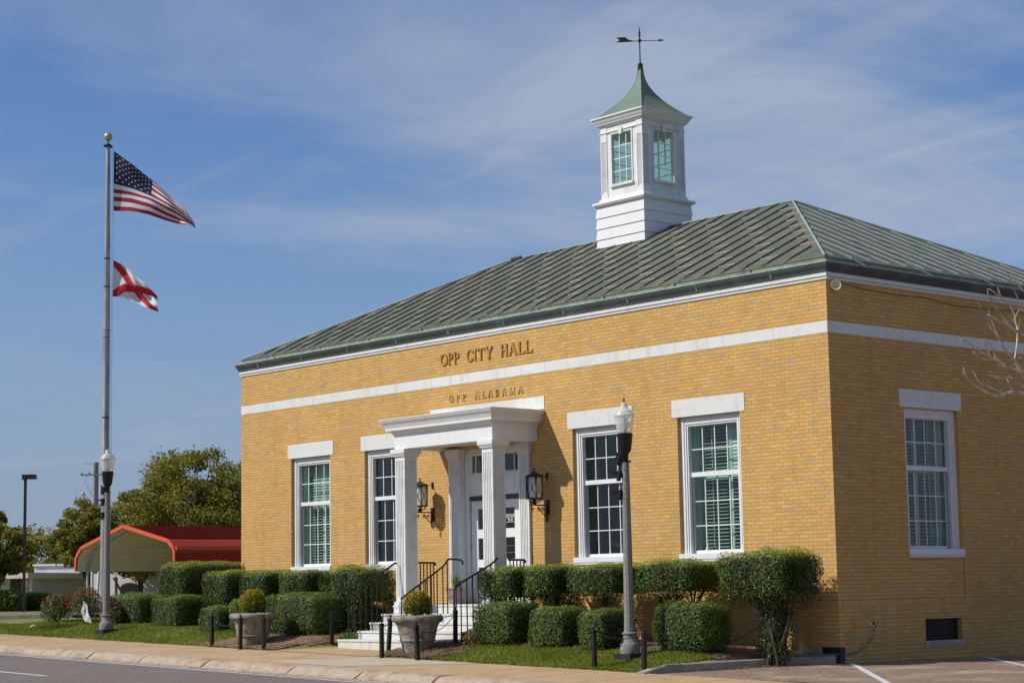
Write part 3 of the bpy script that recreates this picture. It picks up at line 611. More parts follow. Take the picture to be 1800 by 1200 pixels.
zz = Vector((0, 0, .02))
for ca_, cb_ in ((c[0], ap_r), (c[1], ap_l), (c[3], ap_r), (c[2], ap_l)): w = MB(); w.tube([ca_+zz*.5, cb_+zz], .022, 8); w.build('hip_cap', 'seamlight', roof, smooth=True)
w = MB(); w.tube([ap_r+zz, ap_l+zz], .022, 8); w.build('ridge_cap', 'patina', roof, smooth=True)
w = MB(); w.beam(ap_l+Vector((.0, 0, .03)), ap_l+Vector((.35, 0, .03)), .12, .05); w.build('ridge_vent', 'copper', roof)
gs = MB()   # gutter straps every couple of metres
for x in np.arange(-1.9, -HL, -1.93): gs = MB(); gs.beam((x, -.125, 6.995), (x+.42, .22, zE+.22*slope+.03), .03, .016); gs.build('gutter_strap', 'patina', hall)
for y in np.arange(.95, HD, 1.93): gs = MB(); gs.beam((.125, y, 6.995), (-.22, y-.30, zE+.22*slope+.03), .03, .016); gs.build('gutter_strap', 'patina', hall)
for x in np.arange(-1.2, -HL, -1.226*1.5): gs = MB(); gs.beam((x, -.114, 6.95), (x, -.064, 6.83), .03, .01); gs.build('gutter_joint', 'patina', hall)

# --- windows
LAT = lambda axis, c0: (lambda u, d, z: (u, c0+d, z)) if axis == 'y' else (lambda u, d, z: (c0-d, u, z))
def window(axis, u0, u1, style, label=None):
    P = LAT(axis, 0); z0, z1 = zSB, zLB
    def bx(b, ua, ub, da, db, za, zb, mi=0): b.box(P(ua, da, za), P(ub, db, zb), mi)
    win = MB(); cw = .085
    # stepped casing
    for (ia, ib, da) in ((0, cw, .075), (cw, cw+.022, .095), (cw+.022, cw+.05, .085), (cw+.05, cw+.085, .105)):
        bx(win, u0+ia, u0+ib, da, .17, z0+.10, z1-ia); bx(win, u1-ib, u1-ia, da, .17, z0+.10, z1-ia); bx(win, u0+ib, u1-ib, da, .17, z1-ib, z1-ia)
    wo_ = win.build('window', 'white', hall)
    if label: wo_['label'] = label
    b = MB(); bx(b, u0-.015, u1+.015, -.03, .20, z0+.04, z0+.145); b.build('sill', 'white', wo_, bevel=.004)
    b = MB(); bx(b, u0-.015, u1+.015, -.02, .1, z0-.005, z0+.038); b.build('stone_sill', 'marble', wo_)
    g0, g1 = u0+.17, u1-.17; zb, zm0, zm1, zt = 2.03, 3.395, 3.48, 4.335
    b = MB(); fr = .045   # sashes
    dl, du = .20, .16
    bx(b, g0-fr+.01, g0+.012, du, du+.04, zm1, zt+.06); bx(b, g1-.012, g1+fr-.01, du, du+.04, zm1, zt+.06); bx(b, g0+.012, g1-.012, du, du+.04, zt, zt+.06); bx(b, g0-.04, g1+.04, du-.012, du+.05, zm0, zm1)
    bx(b, g0-fr+.01, g0+.018, dl, dl+.04, zb-.065, zm0); bx(b, g1-.018, g1+fr-.01, dl, dl+.04, zb-.065, zm0); bx(b, g0+.018, g1-.018, dl, dl+.04, zb-.075, zb)
    b.build('sash', 'white', wo_)
    b = MB()
    for k in range(1, 4):
        u = g0+(g1-g0)*k/4; bx(b, u-.009, u+.009, du+.005, du+.03, zm1, zt); bx(b, u-.009, u+.009, dl+.005, dl+.03, zb, zm0)
    z = (zm1+zt)/2; bx(b, g0, g1, du+.007, du+.028, z-.009, z+.009)
    for k in (1, 2): z = zb+(zm0-zb)*k/3; bx(b, g0, g1, dl+.007, dl+.028, z-.009, z+.009)
    b.build('glazing_bar', 'white', wo_)
    b = MB(); b.quad(P(g0, du+.02, zm1), P(g1, du+.02, zm1), P(g1, du+.02, zt), P(g0, du+.02, zt)); b.quad(P(g0, dl+.02, zb), P(g1, dl+.02, zb), P(g1, dl+.02, zm0), P(g0, dl+.02, zm0)); b.build('pane', 'glass', wo_)
    # green inner lining
    b = MB(); bx(b, u0+.02, u0+.13, .26, .62, z0, z1-.02); bx(b, u1-.13, u1-.02, .26, .62, z0, z1-.02); bx(b, u0+.13, u1-.13, .26, .62, z0, z0+.14); b.build('inner_jamb', 'shutter' if style else 'intwall', wo_)
    if style:
        b = MB(); D = .40; un = (u0+.13, u1-.13); n_p = 2
        fw_ = .05
        for (za, zc, angs) in ((z0+.16, 3.42, style[1]), (3.46, z1-.06, style[0])):
            for k in range(2):
                ua = un[0]+(un[1]-un[0])*k/2; ub = un[0]+(un[1]-un[0])*(k+1)/2
                if style[2] and k == 0: ub = un[0]+(un[1]-un[0])*.62
                if style[2] and k == 1: ua = un[0]+(un[1]-un[0])*.62
                bx(b, ua+.004, ua+fw_, D, D+.03, za, zc); bx(b, ub-fw_, ub-.004, D, D+.03, za, zc); bx(b, ua+fw_, ub-fw_, D, D+.03, za, za+.06); bx(b, ua+fw_, ub-fw_, D, D+.03, zc-.05, zc)
                um = (ua+ub)/2; bx(b, um-.006, um+.006, D-.045, D-.033, za+.1, zc-.1)
                z = za+.10; a = R(angs[k]); hw = .034
                while z < zc-.07:
                    dz, dd = hw*math.sin(a), hw*math.cos(a); p = [P(ua+fw_, D+.015-dd, z-dz), P(ub-fw_, D+.015-dd, z-dz), P(ub-fw_, D+.015+dd, z+dz), P(ua+fw_, D+.015+dd, z+dz)]
                    b.add(p+[(q[0], q[1], q[2]+.007) for q in p], [(0, 1, 2, 3), (4, 5, 6, 7), (0, 1, 5, 4), (2, 3, 7, 6)]); z += .066
        b.build('shutter', 'shutter', wo_)
    return wo_
lint = []
def lintel(axis, u0):
    P = LAT(axis, 0); b = MB(); b.box(P(u0, -.012, zLB), P(u0+WW, .06, zLT)); return b.build('lintel', 'marble', hall, bevel=.003)
styles = [((52, 52), (14, 14), 0), None, None, ((12, 68), (10, 10), 1)]
for i, x in enumerate(wx): window('y', x+.13, x+1.71, styles[i]); lintel('y', x)
window('x', sy0, sy0+1.60, ((12, 12), (12, 12), 0)); lintel('x', 1.921)
window('x', 6.05, 7.65, ((12, 12), (12, 12), 0)); lintel('x', 5.93)
# palm seen inside window 3, small cup and vase inside window 4
b = MB()
for i in range(26):
    a = random.uniform(0, 6.28); L_ = random.uniform(.45, .8); pts = [(-5.7+L_*t*math.cos(a), .8+.25*L_*t*math.sin(a), 1.95+L_*(t*1.0-.55*t*t)) for t in (0, .35, .7, 1)]
    for j in range(3):
        for q in range(4):
            t = q/4; p = Vector(pts[j]).lerp(Vector(pts[j+1]), t)
            for sg in (-1, 1): b.add([p, p+Vector((.13*math.cos(a)-.07*sg*math.sin(a)*2, 0, -.05)), p+Vector((.13*math.cos(a), 0, .012))], [(0, 1, 2)])
palm = b.build('indoor_palm', mat('palm_leaf', (.05, .16, .04), .5)); tag(palm, 'green potted palm fronds inside the window right of the entrance', 'plant')
b = MB(); b.lathe([(.035, 0), (.045, .12), (.047, .13)], 14); cup = b.build('cup', mat('pink_clay', (.42, .30, .28), .7), loc=(-3.49, .29, 1.98), smooth=True); tag(cup, 'small dusty pink cup on the sill of the window nearest the corner', 'cup')
b = MB(); b.lathe([(.055, 0), (.06, .05), (.03, .12), (.012, .18), (.016, .2)], 14); vz = b.build('vase', 'shutter', loc=(-3.28, .29, 1.98), smooth=True); tag(vz, 'small pale green vase beside the pink cup on the window sill', 'vase')
# interior: floor, back partitions, ceiling (dark rooms)
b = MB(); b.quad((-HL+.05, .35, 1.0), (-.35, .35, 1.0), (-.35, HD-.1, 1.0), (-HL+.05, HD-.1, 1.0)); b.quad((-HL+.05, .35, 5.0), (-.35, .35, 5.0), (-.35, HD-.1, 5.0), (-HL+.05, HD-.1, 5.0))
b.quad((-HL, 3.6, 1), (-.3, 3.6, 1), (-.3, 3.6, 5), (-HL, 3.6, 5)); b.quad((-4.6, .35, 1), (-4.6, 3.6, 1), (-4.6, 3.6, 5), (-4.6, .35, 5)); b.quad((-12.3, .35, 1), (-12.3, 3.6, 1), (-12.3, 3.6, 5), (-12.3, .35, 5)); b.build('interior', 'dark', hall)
# --- entrance: pilasters, frame, transom, double door
def fluted(b, axis, c0, u0, u1, z0, z1, nfl, mi=0, depth=.012):
    """fluted flat face: ribs standing proud"""
    P = LAT(axis, c0); m_ = .035; pw = (u1-u0-2*m_)/nfl
    for k in range(nfl): 
        a = u0+m_+pw*k+pw*.23; e = u0+m_+pw*(k+1)-pw*.23
        pass
    segs = [u0]+[v_ for k in range(nfl) for v_ in (u0+m_+pw*(k+.18), u0+m_+pw*(k+.82))]+[u1]
    for k in range(0, len(segs)-1, 2): b.box(P(segs[k], -depth, z0), P(segs[k+1], .0, z1), mi)
def pilaster(u0, u1, d):
    b = MB(); b.box((u0, -d+.012, 1.08), (u1, .10, 4.15)); fluted(b, 'y', -d+.012, u0, u1, 1.32, 4.07, 5)
    b.box((u0-.015, -d-.02, 1.08), (u1+.015, .10, 1.22)); b.box((u0-.01, -d-.01, 1.22), (u1+.01, .10, 1.30))
    b.box((u0-.02, -d-.02, 4.12), (u1+.02, .10, 4.17)); b.box((u0-.04, -d-.04, 4.17), (u1+.04, .10, 4.25)); b.box((u0-.05, -d-.05, 4.25), (u1+.05, .10, 4.338))
    return b.build('pilaster', 'oldwhite', hall)
pilaster(-10.47, -10.12, .06); pilaster(-8.20, -7.89, .06)
b = MB()   # surround fill with transom opening
Y = .11
for (x0, x1, z0, z1, d) in ((-10.19, -9.99, 1.09, 4.33, 0), (-8.33, -8.13, 1.09, 4.33, 0), (-9.99, -8.33, 4.23, 4.34, 0), (-9.99, -8.33, 3.33, 3.74, .02), (-10.0, -8.32, 3.70, 3.78, -.025), (-9.99, -9.90, 3.78, 4.23, .01), (-8.42, -8.33, 3.78, 4.23, .01), (-9.90, -8.42, 4.18, 4.23, .01), (-9.90, -8.42, 3.78, 3.82, .01),
                        (-10.02, -8.30, 3.735, 3.76, -.04), (-9.78, -9.22, 3.42, 3.44, .008), (-9.78, -9.22, 3.62, 3.64, .008), (-9.78, -9.76, 3.44, 3.62, .008), (-9.24, -9.22, 3.44, 3.62, .008), (-9.10, -8.54, 3.42, 3.44, .008), (-9.10, -8.54, 3.62, 3.64, .008), (-9.10, -9.08, 3.44, 3.62, .008), (-8.56, -8.54, 3.44, 3.62, .008)):
    b.box((x0, Y+d, z0), (x1, Y+.22+d*.5, z1))
door_fr = b.build('door_surround', 'white', hall)
b = MB()
for x in (-9.78, -9.33, -8.95, -8.54): b.box((x-.012, Y+.02, 3.82), (x+.012, Y+.045, 4.18))
b.build('transom_bar', 'white', door_fr)
b = MB(); b.quad((-9.9, Y+.05, 3.82), (-8.42, Y+.05, 3.82), (-8.42, Y+.05, 4.18), (-9.9, Y+.05, 4.18)); b.build('transom_pane', 'glass', door_fr)
b = MB(); b.box((-9.97, Y-.004, 3.235), (-8.35, Y+.1, 3.325)); b.build('transom_bar', 'darkred', door_fr)
lites = [(2.625, 3.055), (1.995, 2.44), (1.39, 1.83)]
def door(u0, u1, hinge):
    b = MB(); a, e = ((u0+.21, u1-.17) if hinge < 0 else (u0+.17, u1-.21)); d0, d1 = Y+.03, Y+.075
    b.box((u0, d0, 1.10), (a, d1, 3.23)); b.box((e, d0, 1.10), (u1, d1, 3.23)); zz_ = [1.10]+[v_ for l in lites[::-1] for v_ in l]+[3.23]
    for k in range(0, 8, 2): b.box((a, d0, zz_[k]), (e, d1, zz_[k+1]))
    o = b.build('door', 'white', hall, bevel=.003)
    b = MB()
    for l in lites: b.quad((a, d0+.02, l[0]), (e, d0+.02, l[0]), (e, d0+.02, l[1]), (a, d0+.02, l[1]))
    b.build('pane', 'glass', o)
    for z in (1.4, 2.2, 3.0): b = MB(); b.box(((u0-.012 if hinge < 0 else u1-.005), d0-.012, z), ((u0+.012 if hinge < 0 else u1+.012), d0+.001, z+.12)); b.build('hinge', 'alu', o)
    b = MB(); xh = (u1-.07 if hinge < 0 else u0+.07); b.box((xh-.02, d0-.01, 1.95), (xh+.02, d0-.001, 2.2)); b.tube([(xh, d0-.01, 2.0), (xh, d0-.055, 2.02), (xh, d0-.055, 2.14), (xh, d0-.01, 2.16)], .009, 6); b.build('handle', 'bronze', o)
    b = MB(); b.box((u0+.25, d1+.02, 2.12), (u1-.2, d1+.03, 2.132)); b.box((u0+.25, d1+.02, 2.26), (u1-.2, d1+.03, 2.27)); b.build('blind_slat', 'alu', o)
    return o
dl_ = door(-9.96, -9.165, -1); dr_ = door(-9.155, -8.36, 1)
def text_obj(s_, size, loc, matn, ext=.0015, parent=None, rot=(math.pi/2, 0, 0), name='lettering', align='LEFT', bold=0):
    c_ = bpy.data.curves.new(name, 'FONT'); c_.body = s_; c_.size = size; c_.extrude = ext; c_.align_x = align; c_.offset = bold
    o = bpy.data.objects.new(name, c_); COL.objects.link(o); o.location = loc; o.rotation_euler = rot
    me = bpy.data.meshes.new_from_object(o); bpy.data.objects.remove(o); bpy.data.curves.remove(c_)
    o = bpy.data.objects.new(name, me); COL.objects.link(o); o.location = loc; o.rotation_euler = rot; me.materials.clear(); me.materials.append(MAT[matn])
    if parent: o.parent = parent
    return o
b = MB(); b.box((-8.86, Y+.036, 2.755), (-8.555, Y+.041, 2.925)); b.box((-8.865, Y+.034, 2.75), (-8.55, Y+.037, 2.757), 1); b.box((-8.557, Y+.034, 2.757), (-8.55, Y+.037, 2.925), 1)
sg = b.build('hours_sign', ['black', 'whitepl'], dr_)
for i, s_ in enumerate(('OFFICE HOURS', 'MON THRU FRI', '8:00  5:00', 'AM  PM')):
    text_obj(s_, .042, (-8.708, Y+.0325, 2.888-i*.040), 'whitepl', parent=sg, align='CENTER', bold=.0006)
# --- portico
b = MB()
FX0, FX1, FY = -10.86, -7.665, -1.205
def pring(b, prof):
    k = len(prof); vs = []
    path = [((FX0, 1), (0.0, 0)), ((FX0, 1), (FY, 1)), ((FX1, -1), (FY, 1)), ((FX1, -1), (0.0, 0))]
    for (px, sx), (py, sy) in path:
        for off, z in prof: vs.append((px-sx*off, py-sy*off, z))
    b.add(vs, [(i*k+j, (i+1)*k+j, (i+1)*k+j+1, i*k+j+1) for i in range(3) for j in range(k-1)])
pring(b, [(-.3, 4.40), (-.3, 4.34), (0, 4.34), (0, 4.60), (.0, 4.62), (.012, 4.625), (.014, 4.645), (.03, 4.665), (.055, 4.70), (.075, 4.715), (.078, 4.725), (.135, 4.728), (.138, 4.785), (.145, 4.79), (.15, 4.80), (.16, 4.83), (.19, 4.875), (.222, 4.905), (.235, 4.93), (.238, 4.945), (.25, 4.948), (.25, 4.965), (0, 5.0), (-.6, 5.02)])
b.box((FX0+.3, FY+.3, 4.40), (FX1-.3, -.001, 4.42)); b.box((FX0-.0, -.012, 4.985), (FX1+.0, -.002, 5.02))
ent = b.build('portico_entablature', 'white', hall, smooth=25)
b = MB(); b.box((-11.12, -.014, 4.99), (-9.27, .02, 5.25)); b.box((-9.266, -.014, 4.99), (-7.42, .02, 5.25)); b.build('stone_panel', 'marble', hall)
def column(x0, x1, y0, y1):
    b = MB(); z0, z1 = 1.15, 4.17; d = .012
    b.box((x0+d, y0+d, z0), (x1-d, y1-d, z1)); fluted(b, 'y', y0+d, x0+.001, x1-.001, z0+.1, z1-.08, 5); b.box((x0, y0, z1-.08), (x1, y1, z1)); b.box((x0, y0, z0), (x1, y1, z0+.1))
    P = LAT('x', x1-d); fluted(b, 'x', x1-d, y0+.001, y1-.001, z0+.1, z1-.08, 5); fluted(b, 'x', x0+d+.0, y0+.001, y1-.001, z0+.1, z1-.08, 5, depth=-.0+.0001)
    for e, za, zb in ((.03, 1.08, 1.15), (.05, 1.03, 1.08), (.04, .912, 1.03), (.015, 4.17, 4.19), (.035, 4.19, 4.225), (.055, 4.225, 4.25), (.07, 4.25, 4.338)): b.box((x0-e, y0-e, za), (x1+e, y1+e, zb))
    return b.build('column', 'oldwhite', hall, bevel=.004)
column(-8.0, -7.672, -1.2, -.872); column(-10.855, -10.527, -1.2, -.872)
# steps
for i, (x0, x1, y0, z0, z1) in enumerate(((-11.26, -7.28, -2.42, .1, .405), (-10.97, -7.60, -2.11, .3, .572), (-10.97, -7.60, -1.80, .5, .738), (-10.97, -7.60, -1.49, .7, .905), (-10.60, -7.92, -.62, .85, 1.08))):
    b = MB(); cuts = [x0]; 
    while cuts[-1] < x1-.5: cuts.append(min(x1, cuts[-1]+random.uniform(.75, 1.35)))
    if cuts[-1] < x1: cuts[-1] = x1
    y1 = (-2.05, -1.75, -1.45, -.022, .11)[i]
    for a, e in zip(cuts, cuts[1:]): b.box((a+.002, y0, z0), (e-.002, y1, z1-.045)); 
    b.box((x0-.012, y0-.018, z1-.043), (x1+.012, y1, z1))
    b.build('step', 'marble2', hall, bevel=.005)
# --- lettering (serif capitals from strokes)
def glyph(ch, w, h, t=.2):
    """serif capital as list of convex polys in a w x h box"""
    s = w*t; n_ = s*.45; sf = s*.55; P = []
    def stem(x): P.append([(x, 0), (x+s, 0), (x+s, h), (x, h)]); serif(x-sf*.7, x+s+sf*.7, 0); serif(x-sf*.7, x+s+sf*.7, h-.06*h)
    def serif(a, b_, y): P.append([(a, y), (b_, y), (b_, y+.06*h), (a, y+.06*h)])
    def line(a, b_, wd):
        a = Vector(a); b_ = Vector(b_); d = (b_-a).normalized(); q = Vector((-d.y, d.x))*wd/2; P.append([tuple(a-q), tuple(b_-q), tuple(b_+q), tuple(a+q)])
    def arc(cx, cy, rx, ry, a0, a1, wd, thin=.45, n=14):
        for i in range(n):
            t0 = R(a0+(a1-a0)*i/n); t1 = R(a0+(a1-a0)*(i+1)/n)
            def wv(tt): return wd*(thin+(1-thin)*abs(math.cos(tt)))
            P.append([(cx+(rx-wv(t0))*math.cos(t0), cy+(ry-wv(t0)*.8)*math.sin(t0)), (cx+rx*math.cos(t0), cy+ry*math.sin(t0)), (cx+rx*math.cos(t1), cy+ry*math.sin(t1)), (cx+(rx-wv(t1))*math.cos(t1), cy+(ry-wv(t1)*.8)*math.sin(t1))])
    if ch == 'O': arc(w/2, h/2, w/2, h/2*1.03, 0, 360, s*1.1, n=24)
    elif ch == 'C': arc(w*.55, h/2, w*.55, h/2*1.03, 42, 318, s*1.1, n=18); line((w*.95, h*.72), (w*.95, h*.9), n_*1.2); line((w*.95, h*.1), (w*.95, h*.26), n_*.9)
    elif ch == 'P': stem(w*.12); arc(w*.45, h*.73, w*.5, h*.27, -90, 90, s, n=12); line((w*.2, h*.97), (w*.47, h*.97), n_); line((w*.2, h*.49), (w*.47, h*.49), n_)
    elif ch == 'B': stem(w*.12); arc(w*.42, h*.75, w*.44, h*.25, -90, 90, s, n=10); arc(w*.45, h*.27, w*.5, h*.27, -90, 90, s, n=10); line((w*.2, h*.97), (w*.45, h*.97), n_); line((w*.2, h*.52), (w*.45, h*.52), n_); line((w*.2, .03*h), (w*.47, .03*h), n_)
    elif ch == 'I': stem(w*.5-s/2)
    elif ch == 'T': stem(w*.5-s/2); line((0, h*.965), (w, h*.965), n_*1.1); line((.02*w, h*.8), (.02*w, h), n_); line((.98*w, h*.8), (.98*w, h), n_)
    elif ch == 'L': stem(w*.12); line((w*.1, h*.035), (w, h*.035), n_*1.1); line((w*.97, 0), (w*.97, h*.22), n_)
    elif ch == 'H': stem(w*.08); stem(w*.92-s); line((w*.2, h*.5), (w*.8, h*.5), n_*1.1)
    elif ch == 'Y': line((w*.1, h), (w*.52, h*.45), s); line((w*.9, h), (w*.52, h*.45), n_*1.2); P.append([(w*.5-s/2, 0), (w*.5+s/2, 0), (w*.5+s/2, h*.5), (w*.5-s/2, h*.5)]); serif(w*.5-s, w*.5+s, 0); serif(0, w*.3, h*.94); serif(w*.75, w, h*.94)
    elif ch == 'A': line((w*.46, h), (w*.12, 0), n_*1.2); line((w*.46, h), (w*.86, 0), s); line((w*.22, h*.33), (w*.7, h*.33), n_); serif(0, w*.27, 0); serif(w*.68, w, 0)
    elif ch == 'M': line((w*.12, 0), (w*.14, h), n_*1.3); line((w*.14, h), (w*.5, h*.1), s*.8); line((w*.5, h*.1), (w*.86, h), n_*1.2); line((w*.86, h), (w*.88, 0), s*.85); serif(0, w*.25, 0); serif(w*.75, w, 0)
    return P
def letters(items, z, h, ext, matn, t):
    for ch, x0, x1 in items:
        b = MB()
        for k_, poly in enumerate(glyph(ch, x1-x0, h, t)):
            n = len(poly); e = ext-.0006*(k_ % 5); ar = sum(poly[i][0]*poly[(i+1) % n][1]-poly[(i+1) % n][0]*poly[i][1] for i in range(n))
            if ar > 0: poly = poly[::-1]
            b.add([(x0+p[0], -e, z+p[1]) for p in poly]+[(x0+p[0], -.001, z+p[1]) for p in poly], [tuple(range(n-1, -1, -1)), tuple(range(n, 2*n))]+[((i+1) % n, i, n+i, n+(i+1) % n) for i in range(n)])
        b.build('letter', matn, hall)
sc = 3.01/1390
letters([(c_, -10.77+(a-115)*sc, -10.77+(e-115)*sc) for c_, a, e in (('O', 115, 240), ('P', 247, 325), ('P', 337, 422), ('C', 532, 635), ('I', 648, 692), ('T', 705, 802), ('Y', 818, 932), ('H', 1048, 1152), ('A', 1168, 1287), ('L', 1305, 1400), ('L', 1412, 1508))], 6.185, .245, .03, 'gold', .19)
sc = 2.42/1122
letters([(c_, -10.49+(a-258)*sc, -10.49+(e-258)*sc) for c_, a, e in (('O', 256, 330), ('P', 380, 432), ('P', 476, 530), ('A', 664, 740), ('L', 783, 832), ('A', 863, 938), ('B', 976, 1028), ('A', 1073, 1142), ('M', 1183, 1262), ('A', 1308, 1382))], 5.365, .15, .02, 'oldgold', .2)
b = MB()
for i in range(46):
    x = random.choice((random.uniform(-12.6, -10.9), random.uniform(-7.6, -5.0), random.uniform(-11, -7.6))); z = random.choice((6.2, 6.3, 6.42, 6.45)); b.box((x, -.0015, z), (x+.012, .002, z+.012))
b.build('anchor_hole', 'darkred', hall)
# side vent
b = MB(); b.box((-.12, vh[0], vh[2]), (-.10, vh[1], vh[3]))
ve = b.build('crawl_vent', 'black', hall)
b = MB()
for k in range(22): y = vh[0]+.03+k*.048; b.box((-.07, y, vh[2]), (-.062, y+.006, vh[3]))
for k in range(8): z = vh[2]+.03+k*.048; b.box((-.061, vh[0], z), (-.055, vh[1], z+.006))
b.build('vent_grille', 'bronze', ve)
b = MB(); b.box((.0, vh[0]-.03, .20), (.035, vh[1]+.04, .328)); b.build('vent_sill', 'grayconc', ve, bevel=.006)
# --- cupola
CX, CY = -9.22, 4.81
cup_ = bpy.data.objects.new('cupola', None)
b = MB()
def sq(b, h0, z0, h1, z1, mi=0): b.add([(CX+sx*h0, CY+sy*h0, z0) for sx, sy in ((-1, -1), (1, -1), (1, 1), (-1, 1))]+[(CX+sx*h1, CY+sy*h1, z1) for sx, sy in ((-1, -1), (1, -1), (1, 1), (-1, 1))], [(0, 1, 5, 4), (1, 2, 6, 5), (2, 3, 7, 6), (3, 0, 4, 7), (4, 5, 6, 7), (3, 2, 1, 0)], mi)
for k in range(6): z = 8.5+k*.25; sq(b, .785, z, .762, z+.249)
b_ = b.build('cupola', 'white', hall); cupo = b_
b = MB(); 
for h0, z0, h1, z1 in ((.78, 10.0, .80, 10.03), (.83, 10.031, .84, 10.06), (.85, 10.061, .83, 10.10), (.72, 10.10, .72, 10.18), (.70, 10.18, .69, 10.20)): sq(b, h0, z0, h1, z1)
b.build('ledge', 'white', cupo)
BH = .665; zb0, zb1 = 10.18, 11.86
b = MB(); wy0, wy1 = -.32, .32; wz0, wz1 = 10.50, 11.66
def face4(fn):
    for q in range(4):
        ca, sa = (1, 0, -1, 0)[q], (0, 1, 0, -1)[q]
        yield lambda u, d, z, ca=ca, sa=sa: (CX+ca*u-sa*(-(BH+d)), CY+sa*u+ca*(-(BH+d)), z)
def fbox(b, P, ua, ub, da, db, za, zb, mi=0):
    c8 = [P(ua, da, za), P(ub, da, za), P(ub, db, za), P(ua, db, za), P(ua, da, zb), P(ub, da, zb), P(ub, db, zb), P(ua, db, zb)]
    b.add(c8, [(0, 3, 2, 1), (4, 5, 6, 7), (0, 1, 5, 4), (1, 2, 6, 5), (2, 3, 7, 6), (3, 0, 4, 7)], mi)
for P in face4(0):
    fbox(b, P, -BH, wy0, 0, -.06, zb0, zb1); fbox(b, P, wy1, BH-.06, 0, -.06, zb0, zb1); fbox(b, P, wy0, wy1, 0, -.06, zb0, wz0); fbox(b, P, wy0, wy1, 0, -.06, wz1, zb1)
b.build('cupola_wall', 'oldwhite', cupo)
b = MB()
for P in face4(0):
    for a in (-BH-.02, BH-.19+.0):
        fbox(b, P, a, a+.21, .001, .018, zb0+.01, zb0+.14)
        fbox(b, P, a+.005, a+.035, .001, .02, zb0+.14, 11.52); fbox(b, P, a+.175, a+.205, .001, .02, zb0+.14, 11.52)
        for k in range(4): fbox(b, P, a+.05+k*.03, a+.065+k*.03, .001, .014, zb0+.2, 11.50)
        fbox(b, P, a, a+.21, .001, .016, 11.52, 11.86)
    fbox(b, P, -BH-.03, BH+.03, .002, .035, 11.66+.06, 11.70+.05); fbox(b, P, -.05, .05, .036, .055, 11.62, 11.80)
    fbox(b, P, wy0-.05, wy1+.05, .001, .06, wz0-.07, wz0-.01); fbox(b, P, wy0-.035, wy0, .001, .02, wz0, wz1); fbox(b, P, wy1, wy1+.035, .001, .02, wz0, wz1); fbox(b, P, wy0-.035, wy1+.035, .001, .02, wz1, wz1+.035)
b.build('cupola_pilaster', 'oldwhite', cupo)
b = MB()
for P in face4(0):
    for u in (wy0+.01, wy0+.213, wy0+.427, wy1-.01): fbox(b, P, u-.01, u+.01, -.03, -.045, wz0, wz1)
    for k in range(5): z = wz0+(wz1-wz0)*k/4; fbox(b, P, wy0+.001, wy1-.001, -.028, -.043, max(wz0, z-.01), min(wz1, z+.01))
b.build('cupola_window', 'white', cupo)
b = MB()
for P in face4(0): b.quad(P(wy0, -.036, wz0), P(wy1, -.036, wz0), P(wy1, -.036, wz1), P(wy0, -.036, wz1))
b.build('cupola_pane', 'cglass', cupo)
b = MB()
for h0, z0, h1, z1 in ((.68, 11.86, .70, 11.885), (.72, 11.886, .74, 11.91), (.745, 11.911, .77, 11.965), (.78, 11.966, .785, 11.985), (.79, 11.986, .82, 12.05), (.84, 12.051, .84, 12.085)): sq(b, h0, z0, h1, z1)
b.build('cupola_cornice', 'white', cupo)
b = MB(); vs = []; n = 14; pr = []
for i in range(n+1):
    t = i/n; z = 12.076+1.18*t; h_ = .745*(1-t)**2.1+.045; pr.append((h_, z))
for h_, z in pr: vs += [(CX+sx*h_, CY+sy*h_, z) for sx, sy in ((-1, -1), (1, -1), (1, 1), (-1, 1))]
b.add(vs, [(i*4+k, i*4+(k+1) % 4, (i+1)*4+(k+1) % 4, (i+1)*4+k) for i in range(n) for k in range(4)])
b.build('cupola_roof', 'spire', cupo, smooth=35)
b = MB()
for k in range(4):
    sx, sy = ((-1, -1), (1, -1), (1, 1), (-1, 1))[k]; b.tube([(CX+sx*h_, CY+sy*h_, z+.004) for h_, z in pr], .010, 6)
for i in (7, 10): h_, z = pr[i]; b.tube([(CX+sx*h_*1.01, CY+sy*h_*1.01, z) for sx, sy in ((-1, -1), (1, -1), (1, 1), (-1, 1), (-1, -1))], .007, 5)
b.build('spire_seam', 'patina', cupo)
b = MB(); b.lathe([(.055, 13.22), (.062, 13.24), (.062, 13.36), (.04, 13.39), (.016, 13.4), (.014, 13.88), (.035, 13.90), (.042, 13.93), (.035, 13.96), (.014, 13.98), (.014, 14.02), (.032, 14.04), (.014, 14.07), (.03, 14.10), (.012, 14.2), (.001, 14.28)], 12, (CX, CY, 0))
dv = Vector((.70, .71, 0)); c0 = Vector((CX, CY, 13.92))
b.tube([c0-dv*.22, c0+dv*.46], .009, 6); b.tube([c0+dv*.44, c0+dv*.46, c0+dv*.58], [.012, .034, .001], 8)
up_ = Vector((0, 0, 1)); nv_ = Vector((dv.y, -dv.x, 0))*.006
fl = [c0-dv*.16+up_*-.012, c0-dv*.56+up_*-.02, c0-dv*.46+up_*.03, c0-dv*.54+up_*.10, c0-dv*.33+up_*.10, c0-dv*.27+up_*.045, c0-dv*.16+up_*.012]
b.add([p-nv_ for p in fl]+[p+nv_ for p in fl], [(0, 1, 2, 5, 6), (2, 3, 4, 5), (13, 12, 9, 8, 7), (12, 11, 10, 9)]+[((i+1) % 7, i, 7+i, 7+(i+1) % 7) for i in range(7)])
b.build('weathervane', 'bronze', cupo, smooth=30)
b = MB(); b.tube([(CX+.785, CY-.80, 8.95), (CX+.80, CY+.6, 9.45)], .04, 6); b.tube([(CX-.80, CY-.80, 9.03), (CX+.80, CY-.80, 9.03)], .02, 6); b.build('flashing', 'seam', cupo)
bpy.data.objects.remove(cup_)

